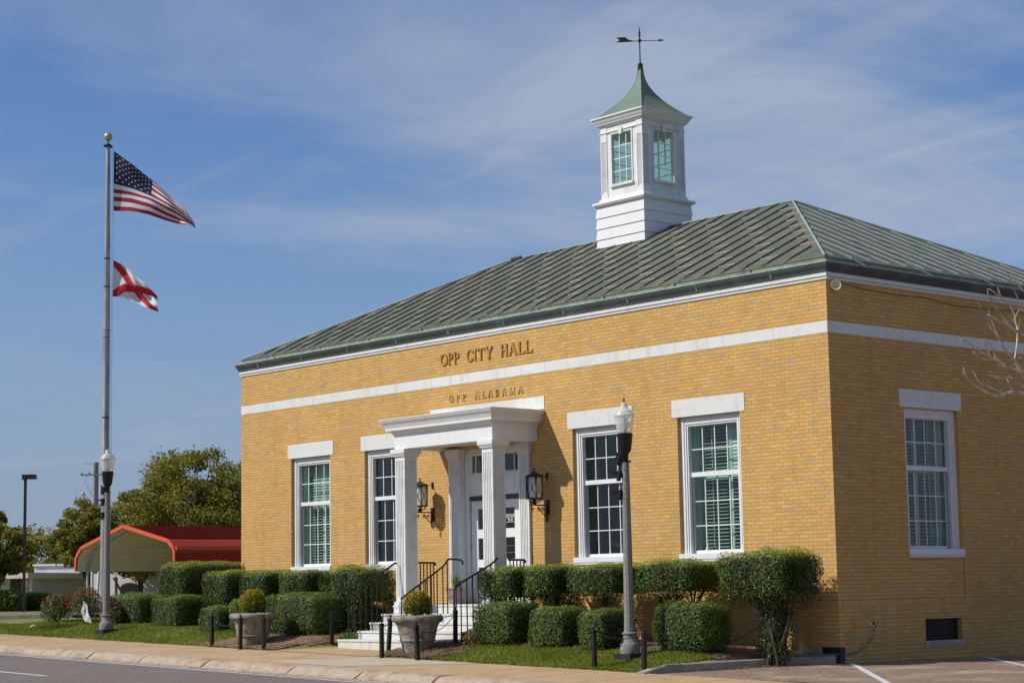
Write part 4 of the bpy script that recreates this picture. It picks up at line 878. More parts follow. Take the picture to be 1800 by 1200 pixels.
# ------------------------------------------------------------------ railings
def railing(name_label, path, posts, cat='railing', grp=None, foot=None):
    t = thing('stair_railing', name_label, cat, (path[0][0], path[0][1], posts[0][2]), 0, grp); o0 = Vector(t.location)
    b = MB(); b.tube([Vector(p)-o0 for p in path], .021, 8); b.build('handrail', 'iron', t, smooth=True)
    for (x, y, z0, z1) in posts:
        b = MB(); b.box((x-.009-o0.x, y-.009-o0.y, z0-o0.z), (x+.009-o0.x, y+.009-o0.y, z1-o0.z)); b.build('baluster', 'iron', t)
    return t
def stepz(y): return .405 if y < -2.11 else (.572 if y < -1.80 else (.738 if y < -1.49 else (.905 if y < -.62 else 1.08)))
def pathz(path, y):
    for a, b_ in zip(path, path[1:]):
        if min(a[1], b_[1]) <= y <= max(a[1], b_[1]) and abs(a[1]-b_[1]) > 1e-6: return a[2]+(b_[2]-a[2])*(y-a[1])/(b_[1]-a[1])
    return path[-1][2]
pl = [(-11.0, -2.36, 1.40), (-10.99, -2.34, 1.435), (-10.96, -2.18, 1.445), (-10.93, -2.08, 1.49), (-10.83, -1.45, 1.84), (-10.80, -1.36, 1.90), (-10.78, -1.30, 1.95), (-10.76, -1.25, 1.945)]
railing('black iron stair railing on the left side of the entrance steps', pl, [(-10.99+.2*(y+2.34)/1.0, y, stepz(y), pathz(pl, y)) for y in (-2.34, -2.22, -2.08, -1.95, -1.82, -1.70, -1.57, -1.44)], grp='iron stair railings')
pm = [(-9.27, -2.30, 1.22), (-9.27, -1.20, 1.86), (-9.27, -1.13, 1.93), (-9.27, -1.09, 1.985), (-9.27, -1.02, 2.005), (-9.27, -.74, 1.985), (-9.27, -.70, 1.96), (-9.27, -.69, 1.89)]
railing('black iron stair railing down the middle of the steps with a hooked top end', pm, [(-9.27, y, stepz(y), pathz(pm, y)) for y in (-2.29, -2.14, -1.98, -1.83, -1.67, -1.52, -1.37, -1.22, -1.10)], grp='iron stair railings')
pr_ = [(-7.52, -2.36, .42), (-7.52, -2.36, 1.40), (-7.52, -2.33, 1.45), (-7.52, -1.42, 1.86), (-7.53, -1.30, 1.93), (-7.54, -1.26, 1.97), (-7.54, -1.22, 1.975)]
railing('black iron stair railing on the right side of the steps beside the hedge', pr_, [(-7.52, y, stepz(y), pathz(pr_[2:], y)) for y in (-2.31, -2.19, -2.04, -1.89, -1.74, -1.58, -1.42)], grp='iron stair railings')
def prail(x, label):
    p = [(x, -.87, 1.955), (x, -.46, 1.95), (x, -.43, 1.93), (x, -.425, 1.89)]
    railing(label, p, [(x, y, 1.08 if y > -.62 else .905, 1.95) for y in (-.83, -.74, -.65, -.56, -.47)], grp='iron porch railings')
prail(-10.5, 'short level iron porch railing behind the left white column'); prail(-7.62, 'short level iron porch railing behind the right white column')

# ------------------------------------------------------------------ wall lanterns
def lantern(x, label):
    t = thing('wall_lantern', label, 'lantern', (x, 0, 3.0), 0, 'wall lanterns by the entrance'); d = .36
    b = MB(); b.box((-.05, -.03, -.14), (.05, -.001, .14)); b.tube([(0, -.03, .02), (0, -.05, -.10), (0, -.035, -.28), (0, -.02, -.30)], [.03, .025, .02, .006], 8)
    b.beam((0, -.02, .03), (0, -d-.14, .04), .022, .025)
    b.tube([(0, -.04, -.20), (0, -.16, -.12), (0, -.26, .0)], .011, 6)
    for cy, r_ in ((-.14, .045), (-.25, .04), (-.42, .035)):
        b.tube([(0, cy+r_*(1-k/22)*math.cos(k*.6), -.03+r_*(1-k/22)*math.sin(k*.6)-.02) for k in range(16)], .008, 5)
    b.build('bracket', 'bronze', t, smooth=40)
    hexa = lambda r_, z: [(r_*math.cos(R(60*k+30)), -d+r_*math.sin(R(60*k+30)), z) for k in range(6)]
    b = MB()
    for z, r_ in ((.17, .165), (.60, .172)):
        h = hexa(r_, z); 
        for k in range(6): b.beam(h[k], h[(k+1) % 6], .022, .026)
    lo_, hi_ = hexa(.165, .17), hexa(.172, .60)
    for k in range(6):
        b.beam(lo_[k], hi_[k], .018, .018)
        k2 = (k+1) % 6; b.beam(lo_[k], hi_[k2], .006, .006); b.beam(lo_[k2], hi_[k], .006, .006)
        mid = [Vector(hi_[k]).lerp(Vector(hi_[k2]), q/6)-Vector((0, 0, .05*math.sin(math.pi*q/6))) for q in range(7)]; b.tube(mid, .004, 4)
        b.tube([Vector(lo_[k]), Vector(lo_[k])*.6+Vector((0, -d*.4, .17*.4-.075)), (0, -d, .05)], .006, 5)
    b.build('cage', 'bronze', t)
    b = MB(); h0, h1, h2 = hexa(.21, .615), hexa(.09, .665), hexa(.03, .70); vs = h0+h1+h2+[(0, -d, .71)]
    b.add(vs, [(k, (k+1) % 6, 6+(k+1) % 6, 6+k) for k in range(6)]+[(6+k, 6+(k+1) % 6, 12+(k+1) % 6, 12+k) for k in range(6)]+[(12+k, 12+(k+1) % 6, 18) for k in range(6)]+[(5, 4, 3, 2, 1, 0)])
    b.lathe([(.02, .70), (.012, .72), (.022, .74), (.012, .77), (.002, .79)], 8, (0, -d, 0)); b.beam((0, -.17, .62), (0, -.02, .62), .016, .016); b.lathe([(.03, .05), (.05, .10), (.02, .16)], 8, (0, -d, 0)); b.box((-.02, -.03, .55), (.02, -.001, .69))
    b.build('cap', 'bronze', t)
    b = MB(); l2, u2_ = hexa(.155, .18), hexa(.162, .595); b.add(l2+u2_, [(k, (k+1) % 6, 6+(k+1) % 6, 6+k) for k in range(6)]); b.build('glass', 'lglass', t)
    b = MB(); b.lathe([(.015, .18), (.018, .30), (.035, .34), (.04, .40), (.025, .45), (.003, .47)], 10, (0, -d, 0)); b.build('bulb', 'whitepl', t, smooth=True)
lantern(-11.08, 'dark bronze caged wall lantern left of the front door between the columns'); lantern(-7.38, 'dark bronze caged wall lantern right of the front door in the portico shade')

# ------------------------------------------------------------------ street lamps
def lamp_post(x, y, label):
    z = T(x, y); t = thing('street_lamp', label, 'street lamp', (x, y, z), 0, 'globe street lamps on the lawn')
    b = MB(); b.box((-.2, -.2, -.1), (.2, .2, .09)); b.build('base_plate', 'black', t, bevel=.006)
    b = MB(); b.lathe([(.165, .09), (.17, .12), (.17, .24), (.155, .26), (.14, .27), (.115, .34), (.105, .40), (.13, .415), (.132, .435), (.11, .45)], 32); b.build('pedestal', 'postconc', t, smooth=40)
    b = MB(); b.box((-.15, -.125, .13), (-.03, -.098, .36)); 
    b = MB(); b.lathe([(.168, .20), (.155, .28), (.125, .36), (.12, .38)], 12, (-.012, -.012, 0)); 
    pl_ = MB(); prof = [(.176, .21), (.158, .275), (.122, .345)]
    for j in range(2):
        for k in range(3):
            a0, a1 = R(222+k*12), R(234+k*12); pl_.quad((prof[j][0]*math.cos(a0), prof[j][0]*math.sin(a0), prof[j][1]), (prof[j][0]*math.cos(a1), prof[j][0]*math.sin(a1), prof[j][1]), (prof[j+1][0]*math.cos(a1), prof[j+1][0]*math.sin(a1), prof[j+1][1]), (prof[j+1][0]*math.cos(a0), prof[j+1][0]*math.sin(a0), prof[j+1][1]))
    pl_.build('access_cover', 'iron', t)
    b = MB(); b.lathe([(.096, .45), (.096, .50), (.090, .55), (.064, 3.30), (.06, 3.36)], 96, flute=12, fdepth=.012, frange=(.52, 3.25)); b.build('shaft', 'postconc', t, smooth=50)
    b = MB(); b.lathe([(.05, 3.3), (.055, 3.42), (.06, 3.5), (.10, 3.56), (.112, 3.60), (.135, 3.80), (.14, 3.82), (.14, 3.86), (.12, 3.87)], 64, flute=16, fdepth=.012, frange=(3.55, 3.79)); b.build('capital', 'iron', t, smooth=50)
    b = MB(); b.lathe([(.115, 3.86), (.128, 3.885), (.145, 3.97), (.160, 4.06), (.170, 4.12), (.178, 4.145), (.188, 4.16), (.190, 4.178), (.184, 4.195), (.165, 4.21), (.156, 4.225), (.150, 4.245), (.132, 4.265), (.10, 4.283), (.078, 4.30), (.066, 4.325), (.062, 4.35), (.055, 4.378), (.036, 4.398), (.01, 4.405)], 40); b.build('globe', 'globe', t, smooth=60)
    b = MB(); b.lathe([(.04, 3.86), (.045, 3.95), (.03, 4.05), (.028, 4.12)], 12); b.build('bulb', 'whitepl', t, smooth=True)
    b = MB(); b.lathe([(.022, 4.395), (.012, 4.41), (.008, 4.43), (.02, 4.45), (.018, 4.465), (.006, 4.48), (.002, 4.53)], 10); b.build('finial', 'bronze', t, smooth=True)
    for zz_ in (3.42, 3.15, 2.82):
        b = MB(); b.box((-.12, -.12, zz_-.05), (-.03, -.03, zz_+.07)); b.tube([(-.06, -.06, zz_+.03), (-.12, -.13, zz_+.03), (-.17, -.19, zz_+.03)] if zz_ < 3.4 else [(-.09, -.07, zz_), (-.07, -.12, zz_+.1), (.06, -.08, zz_-.04), (.11, .02, zz_-.05)], .02, 6); b.box((-.1, -.13, zz_-.11), (-.05, -.07, zz_-.05)); b.build('banner_bracket', 'iron', t)
        for q in (-.07, .09):
            if zz_ < 3.4: b = MB(); b.lathe([(.0735, zz_+q), (.0735, zz_+q+.012)], 20); b.build('strap', 'alu', t)
    return t
lamp_post(-2.42, -2.65, 'grey fluted street lamp with clear acorn globe in front of the right hedges'); lamp_post(-20.08, -2.86, 'grey fluted street lamp with acorn globe beside the flagpole at the left')
# stickers on the shafts
# ------------------------------------------------------------------ flagpole and flags
FPX, FPY = -26.41, .60
fp = thing('flagpole', 'tall silver flagpole with a gilt ball carrying two flags', 'flagpole', (FPX, FPY, T(FPX, FPY)))
fz = T(FPX, FPY); H = 13.36
b = MB(); b.lathe([(.12, 0), (.118, 1), (.105, 5.0), (.10, 5.02), (.10, 8), (.075, 11), (.06, H-.2), (.05, H)], 24); b.build('pole', 'alu', fp, smooth=True)
b = MB(); 
for z in (7.86, 8.05, 5.6, 9.3, 10.1): b.lathe([(.107-.0035*(z-6), z), (.107-.0035*(z-6), z+.03)], 20)
b.lathe([(.07, H-.02), (.09, H), (.085, H+.05), (.03, H+.06)], 14); b.box((-.02, -.14, H-.04), (.02, .14, H+.02)); b.tube([(0, 0, H), (0, 0, H+.16)], .018, 8); b.build('truck', 'iron', fp, smooth=30)
b = MB(); b.lathe([(.0, H+.14)]+[(.125*math.sin(R(a)), H+.27-.125*math.cos(R(a))) for a in range(15, 180, 15)]+[(.001, H+.395)], 24); b.build('finial_ball', 'ball', fp, smooth=True)
b = MB(); 
rd = Vector((.66, .75, 0)); hp = rd*.13
b.tube([hp+Vector((0, 0, z)) for z in (1.2, 4, 7, 10, H)], .006, 4); b.tube([hp*1.2+Vector((.01, 0, z)) for z in (1.2, 4, 7, 10, H)], .006, 4); b.build('halyard', 'whitepl', fp)
S_ = 60.2   # metres from pixels of the photo at the pole's distance, used once to size the cloth
def flag_surface(top, bot, depth, ph, warp=0):
    """top, bot: lists of (u, right m, up m)"""
    def ev(c_, u):
        for a, e in zip(c_, c_[1:]):
            if u <= e[0]+1e-9: t = (u-a[0])/(e[0]-a[0]); return a[1]+(e[1]-a[1])*t, a[2]+(e[2]-a[2])*t
        return c_[-1][1:]
    nrm = Vector((rd.y, -rd.x, 0))
    def F(u, v, off=0):
        x0, y0 = ev(top, u); x1, y1 = ev(bot, u); v = v**(1+warp*u); vv = v+.02*math.sin(v*6.28*2+u*7)*math.sin(math.pi*v)
        return rd*(x0+(x1-x0)*v)+Vector((0, 0, y0+(y1-y0)*vv))+nrm*(depth*math.sin(u*9+v*5+ph)*u**.6+depth*.6*math.sin(u*17-v*9+ph)*u+off)
    return F
P1 = lambda L_: [(u, (x-197)/S_, (266-y)/S_) for u, x, y in L_]
F1 = flag_surface(P1([(0, 197, 266), (.2, 229, 290), (.4, 263, 318), (.6, 293, 345), (.8, 320, 371), (.95, 334, 391), (1, 336.5, 401)]), P1([(0, 196.5, 369.5), (.2, 226, 371), (.4, 257, 377), (.6, 284, 387), (.8, 312, 395), (.95, 330, 398.5), (1, 336, 402)]), .10, .5, .85)
z_t = None
f1 = thing('american_flag', 'United States flag flying above the white and red flag on the silver pole', 'flag', (FPX+hp.x*1.3, FPY+hp.y*1.3, 13.89))
b = MB(); nu, nvv = 60, 52; b.v = [tuple(F1(i/nu, j/nvv)) for j in range(nvv+1) for i in range(nu+1)]
for j in range(nvv):
    for i in range(nu):
        st_ = int(j/4); red = st_ % 2 == 0; mi = 1 if red else 0
        if st_ < 7 and i < nu*.4: mi = 2
        b.f.append((j*(nu+1)+i, j*(nu+1)+i+1, (j+1)*(nu+1)+i+1, (j+1)*(nu+1)+i)); b.m.append(mi)
b.build('cloth', ['flagw', 'flagr', 'flagb'], f1, smooth=60)
b = MB()
for row in range(9):
    for cc in range(6 if row % 2 == 0 else 5):
        u = .4*((2*cc+(1 if row % 2 == 0 else 2))/12); v = (7/13)*(row+1)/10
        for off in (.006, -.006):
            pts = []
            for k in range(10):
                r_ = .0125 if k % 2 == 0 else .0052; a = math.pi/2+k*math.pi/5; pts.append(F1(u+r_*math.cos(a)*1.0, v-r_*math.sin(a)*1.7, off))
            c_ = F1(u, v, off); b.add([c_]+pts, [(0, k+1, (k+1) % 10+1) for k in range(10)])
b.build('star_field', 'flagw', f1)
P2 = lambda L_: [(u, (x-195)/S_, (457-y)/S_) for u, x, y in L_]
F2 = flag_surface(P2([(0, 195.5, 456), (.3, 219, 469), (.5, 234, 484), (.75, 254, 502), (1, 270, 519)]), P2([(0, 194, 519), (.3, 213, 519.5), (.55, 233, 530), (.8, 255, 540), (1, 272, 546)]), .07, 2.0)
f2 = thing('alabama_flag', 'small white flag with a red diagonal cross, lower of the two on the pole', 'flag', (FPX+hp.x*1.3, FPY+hp.y*1.3, 10.74))
# cut the saltire as real cloth strips: white ground grid with red faces split along the diagonals
b = MB(); nn = 40
for j in range(nn):
    for i in range(nn):
        cs_ = [(i/nn, j/nn), ((i+1)/nn, j/nn), ((i+1)/nn, (j+1)/nn), (i/nn, (j+1)/nn)]
        cc = ((i+.5)/nn, (j+.5)/nn)
        for a_, e_ in zip(cs_, cs_[1:]+cs_[:1]):
            m_ = ((a_[0]+e_[0]+cc[0])/3, (a_[1]+e_[1]+cc[1])/3); red = abs(m_[0]-m_[1]) < .15 or abs(m_[0]+m_[1]-1) < .15
            b.add([F2(*a_), F2(*e_), F2(*cc)], [(0, 1, 2)], 1 if red else 0)
b.build('cloth', ['flagw', mat('crimson', (.55, .012, .02), .8)], f2, smooth=60)

# ------------------------------------------------------------------ stone urns with golden bushes
def leaf_ball(c_, r_, n, name, matn, parent, size, squash=1., leaf_tone=None, jit=.06):
    d = rng.normal(size=(n, 3)); d /= np.linalg.norm(d, axis=1)[:, None]; d[:, 2] = np.where(d[:, 2] < -.75, -d[:, 2], d[:, 2])
    bump_ = 1+.05*np.sin(d[:, 0]*9+1)*np.cos(d[:, 1]*8)+.04*np.sin(d[:, 2]*13)
    rr = r_*bump_*(1-.28*rng.random(n)**2)+rng.normal(0, jit*r_*.35, n); P = np.array(c_)+d*rr[:, None]*np.array([1, 1, squash]); return leafmesh(name, P, d, size, matn, parent, leaf_tone=leaf_tone, core=core_ball(c_, r_*.78, squash))
def core_ball(c_, r_, squash):
    vs = []; fs = []; n, m_ = 12, 8
    for j in range(m_+1):
        th = math.pi*j/m_
        for k in range(n): ph = 2*math.pi*k/n; vs.append((c_[0]+r_*max(.02, math.sin(th))*math.cos(ph), c_[1]+r_*max(.02, math.sin(th))*math.sin(ph), c_[2]+r_*squash*math.cos(th)))
    for j in range(m_):
        for k in range(n): fs.append((j*n+k, j*n+(k+1) % n, (j+1)*n+(k+1) % n, (j+1)*n+k))
    return vs, fs
def urn(x, y, z, s_, label, blabel, br):
    t = thing('stone_urn', label, 'planter', (x, y, z), random.random(), 'stone urns by the steps')
    b = MB(); b.lathe([(.30, -.05), (.31, .0), (.335, .17), (.35, .235), (.375, .245), (.38, .265), (.36, .28), (.40, .46), (.425, .56), (.44, .575), (.445, .60), (.475, .62), (.515, .645), (.535, .69), (.53, .735), (.50, .765), (.46, .77), (.42, .755), (.40, .70), (.38, .69)], 48); o = b.build('urn_body', 'pot', t, smooth=50); o.scale = (s_, s_, s_)
    b = MB(); b.lathe([(.39*s_, .70*s_), (.39*s_, .715*s_)], 24); b.build('potting_soil', 'soil', t)
    bt = thing('golden_bush', blabel, 'bush', (x, y, z+.70*s_), 0, 'golden bushes in the stone urns')
    n = 7000; d = rng.normal(size=(n, 3)); d /= np.linalg.norm(d, axis=1)[:, None]; d[:, 2] = np.where(d[:, 2] < -.55, -d[:, 2], d[:, 2])
    rr = br*(1+.07*np.sin(d[:, 0]*9+x)*np.cos(d[:, 1]*8)+.05*np.sin(d[:, 2]*21+d[:, 0]*17))*(1.06-.34*rng.random(n)**1.3); P = np.array([0, 0, br*.88])+d*rr[:, None]*np.array([1, 1, 1.08])
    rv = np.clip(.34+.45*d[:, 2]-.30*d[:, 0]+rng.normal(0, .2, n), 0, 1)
    leafmesh('foliage', P, d, .026, 'leafgold', bt, aspect=.4, orient=.25, leaf_tone=rv, core=core_ball((0, 0, br*.88), br*.66, 1.08))
    b = MB(); b.tube([(0, 0, -.02), (0, 0, br)], .02, 6); b.build('trunk', 'bark', bt)
    return t
urn(-13.36, -3.12, .245, .93, 'round weathered stone urn left of the entrance walk behind bollards', 'small clipped golden round bush in the left stone urn', .275)
urn(-7.78, -3.06, .20, .93, 'round weathered stone urn right of the entrance walk in front of the steps', 'small clipped golden round bush in the right stone urn', .255)
# taupe square planter on the landing
t = thing('square_planter', 'taupe square planter with a carved rosette on the porch landing', 'planter', (-9.93, -.32, 1.08))
b = MB(); h0, h1 = .11, .155
b.add([(-h0, -h0, 0), (h0, -h0, 0), (h0, h0, 0), (-h0, h0, 0), (-h1, -h1, .31), (h1, -h1, .31), (h1, h1, .31), (-h1, h1, .31)], [(3, 2, 1, 0), (4, 5, 6, 7), (0, 1, 5, 4), (1, 2, 6, 5), (2, 3, 7, 6), (3, 0, 4, 7)]); b.box((-.175, -.175, .31), (.175, .175, .345)); b.build('planter_body', 'tanpot', t, bevel=.006)
b = MB(); 
for a in (0, 1): b.tube([((.045-.003*k)*math.cos(k*.55)*(1 if a else -1)+(.05 if a else -.05), -.138, .14+(.045-.003*k)*math.sin(k*.55)) for k in range(14)], .006, 5)
b.build('rosette', 'tanpot', t)
def spiky(loc, n, h, spread, matn, name, label, cat, w=.012):
    b = MB(); rv = []
    for i in range(n):
        a = random.uniform(0, 6.28); s_ = random.random()*spread; hh = h*random.uniform(.6, 1); x, y = s_*.4*math.cos(a), s_*.4*math.sin(a); tx, ty = x+s_*math.cos(a)*.7, y+s_*math.sin(a)*.7; px, py = -math.sin(a)*w, math.cos(a)*w
        b.add([(x-px, y-py, 0), (x+px, y+py, 0), ((x+tx)/2+px, (y+ty)/2+py, hh*.6), ((x+tx)/2-px, (y+ty)/2-py, hh*.6)], [(0, 1, 2, 3)]); b.add([((x+tx)/2-px, (y+ty)/2-py, hh*.6), ((x+tx)/2+px, (y+ty)/2+py, hh*.6), (tx, ty, hh)], [(0, 1, 2)]); rv += [random.random()]*2
    o = b.build(name, matn, loc=loc); a = o.data.attributes.new('leaf_tone', 'FLOAT', 'FACE'); a.data.foreach_set('value', rv[:len(o.data.polygons)]); tag(o, label, cat); return o
spiky((-9.93, -.32, 1.40), 160, .30, .13, 'leafgreen', 'upright_shrub', 'upright bright green plant in the square planter on the landing', 'plant', .008)
spiky((-11.4, -2.0, T(-11.4, -2.0)), 190, .33, .42, 'leafgreen', 'weeds', 'low green leafy weeds at the left end of the steps', 'plant', .02)
def low_shrub(x, y, r_, h, matn, name, label, n=2500, size=.022):
    d = rng.normal(size=(n, 3)); d /= np.linalg.norm(d, axis=1)[:, None]; d[:, 2] = abs(d[:, 2]); rr = (.55+.45*rng.random(n)**.5); P = d*rr[:, None]*np.array([r_, r_, h]); P[:, 2] += .03*np.sin(P[:, 0]*20)
    o = leafmesh(name, P, d, size, matn); o.location = (x, y, T(x, y)); tag(o, label, 'shrub'); return o
low_shrub(-7.0, -2.25, .33, .33, 'leafburg', 'low_shrub', 'low reddish green shrub between the steps and the lower right hedge')
low_shrub(-1.05, -.55, .30, .24, 'leafburg', 'low_shrub', 'low straggly shrub at the foot of the big corner hedge', 1600)

# ------------------------------------------------------------------ bollards and chains
bol = None
BP = {}
def bollard(key, x, y, z, tilt, label, h=.72):
    t = thing('bollard', label, 'bollard', (x, y, z), 0, 'black chain bollards'); t.rotation_euler = (0, tilt, 0)
    b = MB(); b.box((-.034, -.034, -.05), (.034, .034, h-.11)); b.box((-.041, -.041, h-.11), (.041, .041, h-.09)); b.box((-.036, -.036, h-.09), (.036, .036, h-.065)); b.build('post', 'iron', t, bevel=.004)
    b = MB(); b.lathe([(.022, h-.065), (.012, h-.055), (.012, h-.045)]+[(.026*math.sin(R(a)), h-.022-.026*math.cos(R(a))) for a in range(25, 180, 25)]+[(.002, h+.004)], 12); b.build('ball_cap', 'iron', t, smooth=True)
    BP[key] = Vector((x+math.sin(tilt)*(h-.12), y, z+h-.12))
bl = [('b1', -14.31, -3.54, .26, 0, 'leftmost black chain bollard at the sidewalk edge by the lawn'), ('b2', -12.92, -3.72, .22, .01, 'black bollard in front of the left urn, left of the pair'), ('b3', -12.38, -3.5, .22, -.005, 'black bollard in front of the left urn, right of the pair'),
      ('b4', -11.85, -2.15, .25, 0, 'black bollard at the left end of the bottom step beside the hedge'), ('b5', -8.06, -3.71, .12, .0, 'black bollard left of the right urn, nearest the sidewalk'), ('b6', -8.73, -3.04, .20, .11, 'leaning black bollard between the right urn and the walk'),
      ('b7', -6.95, -3.72, .09, -.05, 'slightly tilted black bollard in front of the right urn'), ('b8', -7.33, -2.5, .34, .02, 'black bollard behind the right urn against the steps'), ('b9', -2.49, -3.43, .02, .0, 'black bollard at the lawn edge left of the right street lamp'),
      ('b10', -1.32, -3.41, -.01, .015, 'black bollard at the lawn corner by the parking lot kerb'), ('b11', -.87, -.86, .15, -.02, 'black bollard under the big corner hedge')]
for a in bl: bollard(*a)
def chain(a, e, sag, label):
    A, B = BP[a], BP[e]; b = MB(); L_ = (B-A).length; n = max(6, int(L_*1.15/.038)); prev = None
    pts = [A.lerp(B, i/n)-Vector((0, 0, 4*sag*(i/n)*(1-i/n))) for i in range(n+1)]
    for i in range(n):
        p, q = pts[i], pts[i+1]; d = (q-p).normalized(); s_ = d.cross(Vector((0, 0, 1))).normalized()
        if i % 2: s_ = d.cross(s_)
        mid = (p+q)/2; l2 = (q-p).length*.66; w_ = .009
        b.tube([mid-d*l2, mid-d*l2*.4+s_*w_, mid+d*l2*.4+s_*w_, mid+d*l2, mid+d*l2*.4-s_*w_, mid-d*l2*.4-s_*w_, mid-d*l2], .0035, 4, cap=False)
    tag(b.build('chain', 'iron'), label, 'chain', 'black chains between the bollards')
for c_ in (('b1', 'b2', .14, 'thin black chain between the two leftmost bollards'), ('b2', 'b3', .07, 'thin black chain across the front of the left urn'), ('b3', 'b4', .12, 'thin black chain sagging between the left urn and the steps'), ('b5', 'b6', .04, 'short black chain left of the right urn'), ('b5', 'b7', .14, 'thin black chain sagging across the front of the right urn'), ('b6', 'b8', .12, 'thin black chain passing behind the right urn'), ('b7', 'b8', .2, 'thin black chain running along the right side of the right urn'), ('b9', 'b10', .07, 'thin black chain in front of the right street lamp'), ('b10', 'b11', .32, 'long sagging black chain from the kerb corner to the big hedge')): chain(*c_)

# ------------------------------------------------------------------ hedges
def hedge(x0, x1, y0, y1, z0, z1, matn, name, label, grp, dens=2700, size=.023, trunk=None, rnd_r=.28, thin=0, rough=.02, seed=0, taper=0, into=None):
    x0 -= .07; x1 += .07; y0 -= .08; y1 += .05
    r_ = np.random.default_rng(seed+11); cx, cy, cz = (x0+x1)/2, (y0+y1)/2, (z0+z1)/2; hx, hy, hz = (x1-x0)/2, (y1-y0)/2, (z1-z0)/2
    zb = T(cx, cy); t = into or thing(name, label, 'hedge', (cx, cy, zb), 0, grp)
    if into: ox, oy, oz = into.location; 
    else: ox, oy, oz = cx, cy, zb
    area = 8*(hx*hy+hy*hz+hx*hz); n = int(area*dens)
    d = r_.normal(size=(n, 3)); d /= np.linalg.norm(d, axis=1)[:, None]
    # rounded-box surface via a superellipsoid
    d *= np.array([hx, hy, hz])**.35; d /= np.linalg.norm(d, axis=1)[:, None]
    p_ = 6.0; k = (np.abs(d/np.array([1, 1, 1]))**p_).sum(1)**(-1/p_)
    Q = d*k[:, None]; nrm = np.sign(d)*np.abs(d)**(p_-1); nrm = nrm/np.array([hx, hy, hz]); nrm /= np.linalg.norm(nrm, axis=1)[:, None]
    wv = rough*(np.sin(Q[:, 0]*hx*7+seed)*np.cos(Q[:, 1]*hy*8+seed*2)+np.sin(Q[:, 2]*hz*9+Q[:, 0]*hx*5+seed*3)*.8+.5*np.sin(Q[:, 0]*hx*19+Q[:, 2]*hz*23+seed))
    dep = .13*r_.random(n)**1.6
    P = Q*np.array([hx, hy, hz])+nrm*(wv-dep+.008)[:, None]
    if taper: s_ = 1-taper*np.clip(-Q[:, 2], 0, 1)**1.5; P[:, 0] *= s_; P[:, 1] *= s_
    keep = np.ones(n, bool)
    if thin: # lower part is open and twiggy
        keep = r_.random(n) > thin*np.clip((-Q[:, 2]-.1)/.9, 0, 1)**1.2*(1-.0)
        P[:, 2] += np.where(Q[:, 2] < -.7, r_.normal(0, .07, n), 0)
    spr = r_.random(n) < .012; P[spr] += nrm[spr]*(.05*r_.random(spr.sum()))[:, None]
    P = P[keep]; nr = nrm[keep]; dp = dep[keep]; m_ = len(P)
    rv = np.clip((.27 if matn == 'leafhi' else .34)+r_.normal(0, .23, m_)-dp*2.2+(.60 if matn == 'leafhi' else .34)*np.clip(nr[:, 2], 0, 1)**1.3+.10*np.sin(P[:, 0]*6+seed), 0, .93)  # sunlight tinted into the tops with new growth, shade into sides and inner leaves
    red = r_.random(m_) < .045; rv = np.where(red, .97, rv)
    P = P+np.array([0, 0, cz-zb]); cm = .86 if not thin else .74
    cv = []; cf = []; nn_ = 8
    for j in range(7):
        th = math.pi*j/6
        for q in range(16):
            ph = 2*math.pi*q/16; dd = np.array([max(.03, math.sin(th))*math.cos(ph), max(.03, math.sin(th))*math.sin(ph), math.cos(th)]); kk = (np.abs(dd)**p_).sum()**(-1/p_); z_ = dd[2]*kk*(hz*cm-(.0 if not thin else 0)); s2 = (1-taper*max(0, -dd[2]*kk)**1.5) if taper else 1
            cv.append((dd[0]*kk*max(hx*cm, hx-.13)*s2, dd[1]*kk*max(hy*cm, hy-.13)*s2, z_+cz-zb+(hz*.16 if thin else 0)))
    for j in range(6):
        for q in range(16): cf.append((j*16+q, j*16+(q+1) % 16, (j+1)*16+(q+1) % 16, (j+1)*16+q))
    fo = leafmesh('foliage' if not into else name, P, nr, size, matn, t, leaf_tone=rv, core=(cv, cf), orient=.74); fo.location = (cx-ox, cy-oy, zb-oz)
    if trunk:
        for q in range(trunk):
            b = MB(); bx_, by_ = r_.uniform(-hx*.35, hx*.35), r_.uniform(-hy*.3, hy*.4); ex, ey = bx_+r_.uniform(-hx*.6, hx*.6), by_+r_.uniform(-hy*.5, hy*.5); top = cz-zb
            b.tube([(bx_, by_, -.05), (bx_+(ex-bx_)*.2, by_+(ey-by_)*.25, (top-hz)*.45), (bx_+(ex-bx_)*.6, by_, top-hz), (ex, ey, top)], [.028, .022, .017, .008], 6)
            for s_ in range(3): a = r_.uniform(0, 6.28); m1 = (bx_+(ex-bx_)*.45, by_+(ey-by_)*.45, (top-hz)*r_.uniform(.5, .95)); b.tube([m1, (m1[0]+.16*math.cos(a), m1[1]+.16*math.sin(a), m1[2]+.18), (m1[0]+.3*math.cos(a), m1[1]+.3*math.sin(a), m1[2]+.42)], [.012, .009, .004], 5)
            b.build('trunk', 'bark', t)
    return t
U, LO = 'tall clipped hedges against the front wall', 'low clipped hedges in the front row'
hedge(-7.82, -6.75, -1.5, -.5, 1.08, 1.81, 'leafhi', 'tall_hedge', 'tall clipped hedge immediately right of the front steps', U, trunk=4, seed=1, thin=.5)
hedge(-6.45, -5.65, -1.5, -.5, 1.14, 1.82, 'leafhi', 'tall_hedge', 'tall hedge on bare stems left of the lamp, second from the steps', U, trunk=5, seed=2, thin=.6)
lh_ = hedge(-5.2, -4.0, -1.5, -.5, 1.14, 1.81, 'leafhi', 'tall_hedge', 'tall hedge on bare stems directly behind the right street lamp', U, trunk=6, seed=3, thin=.6)
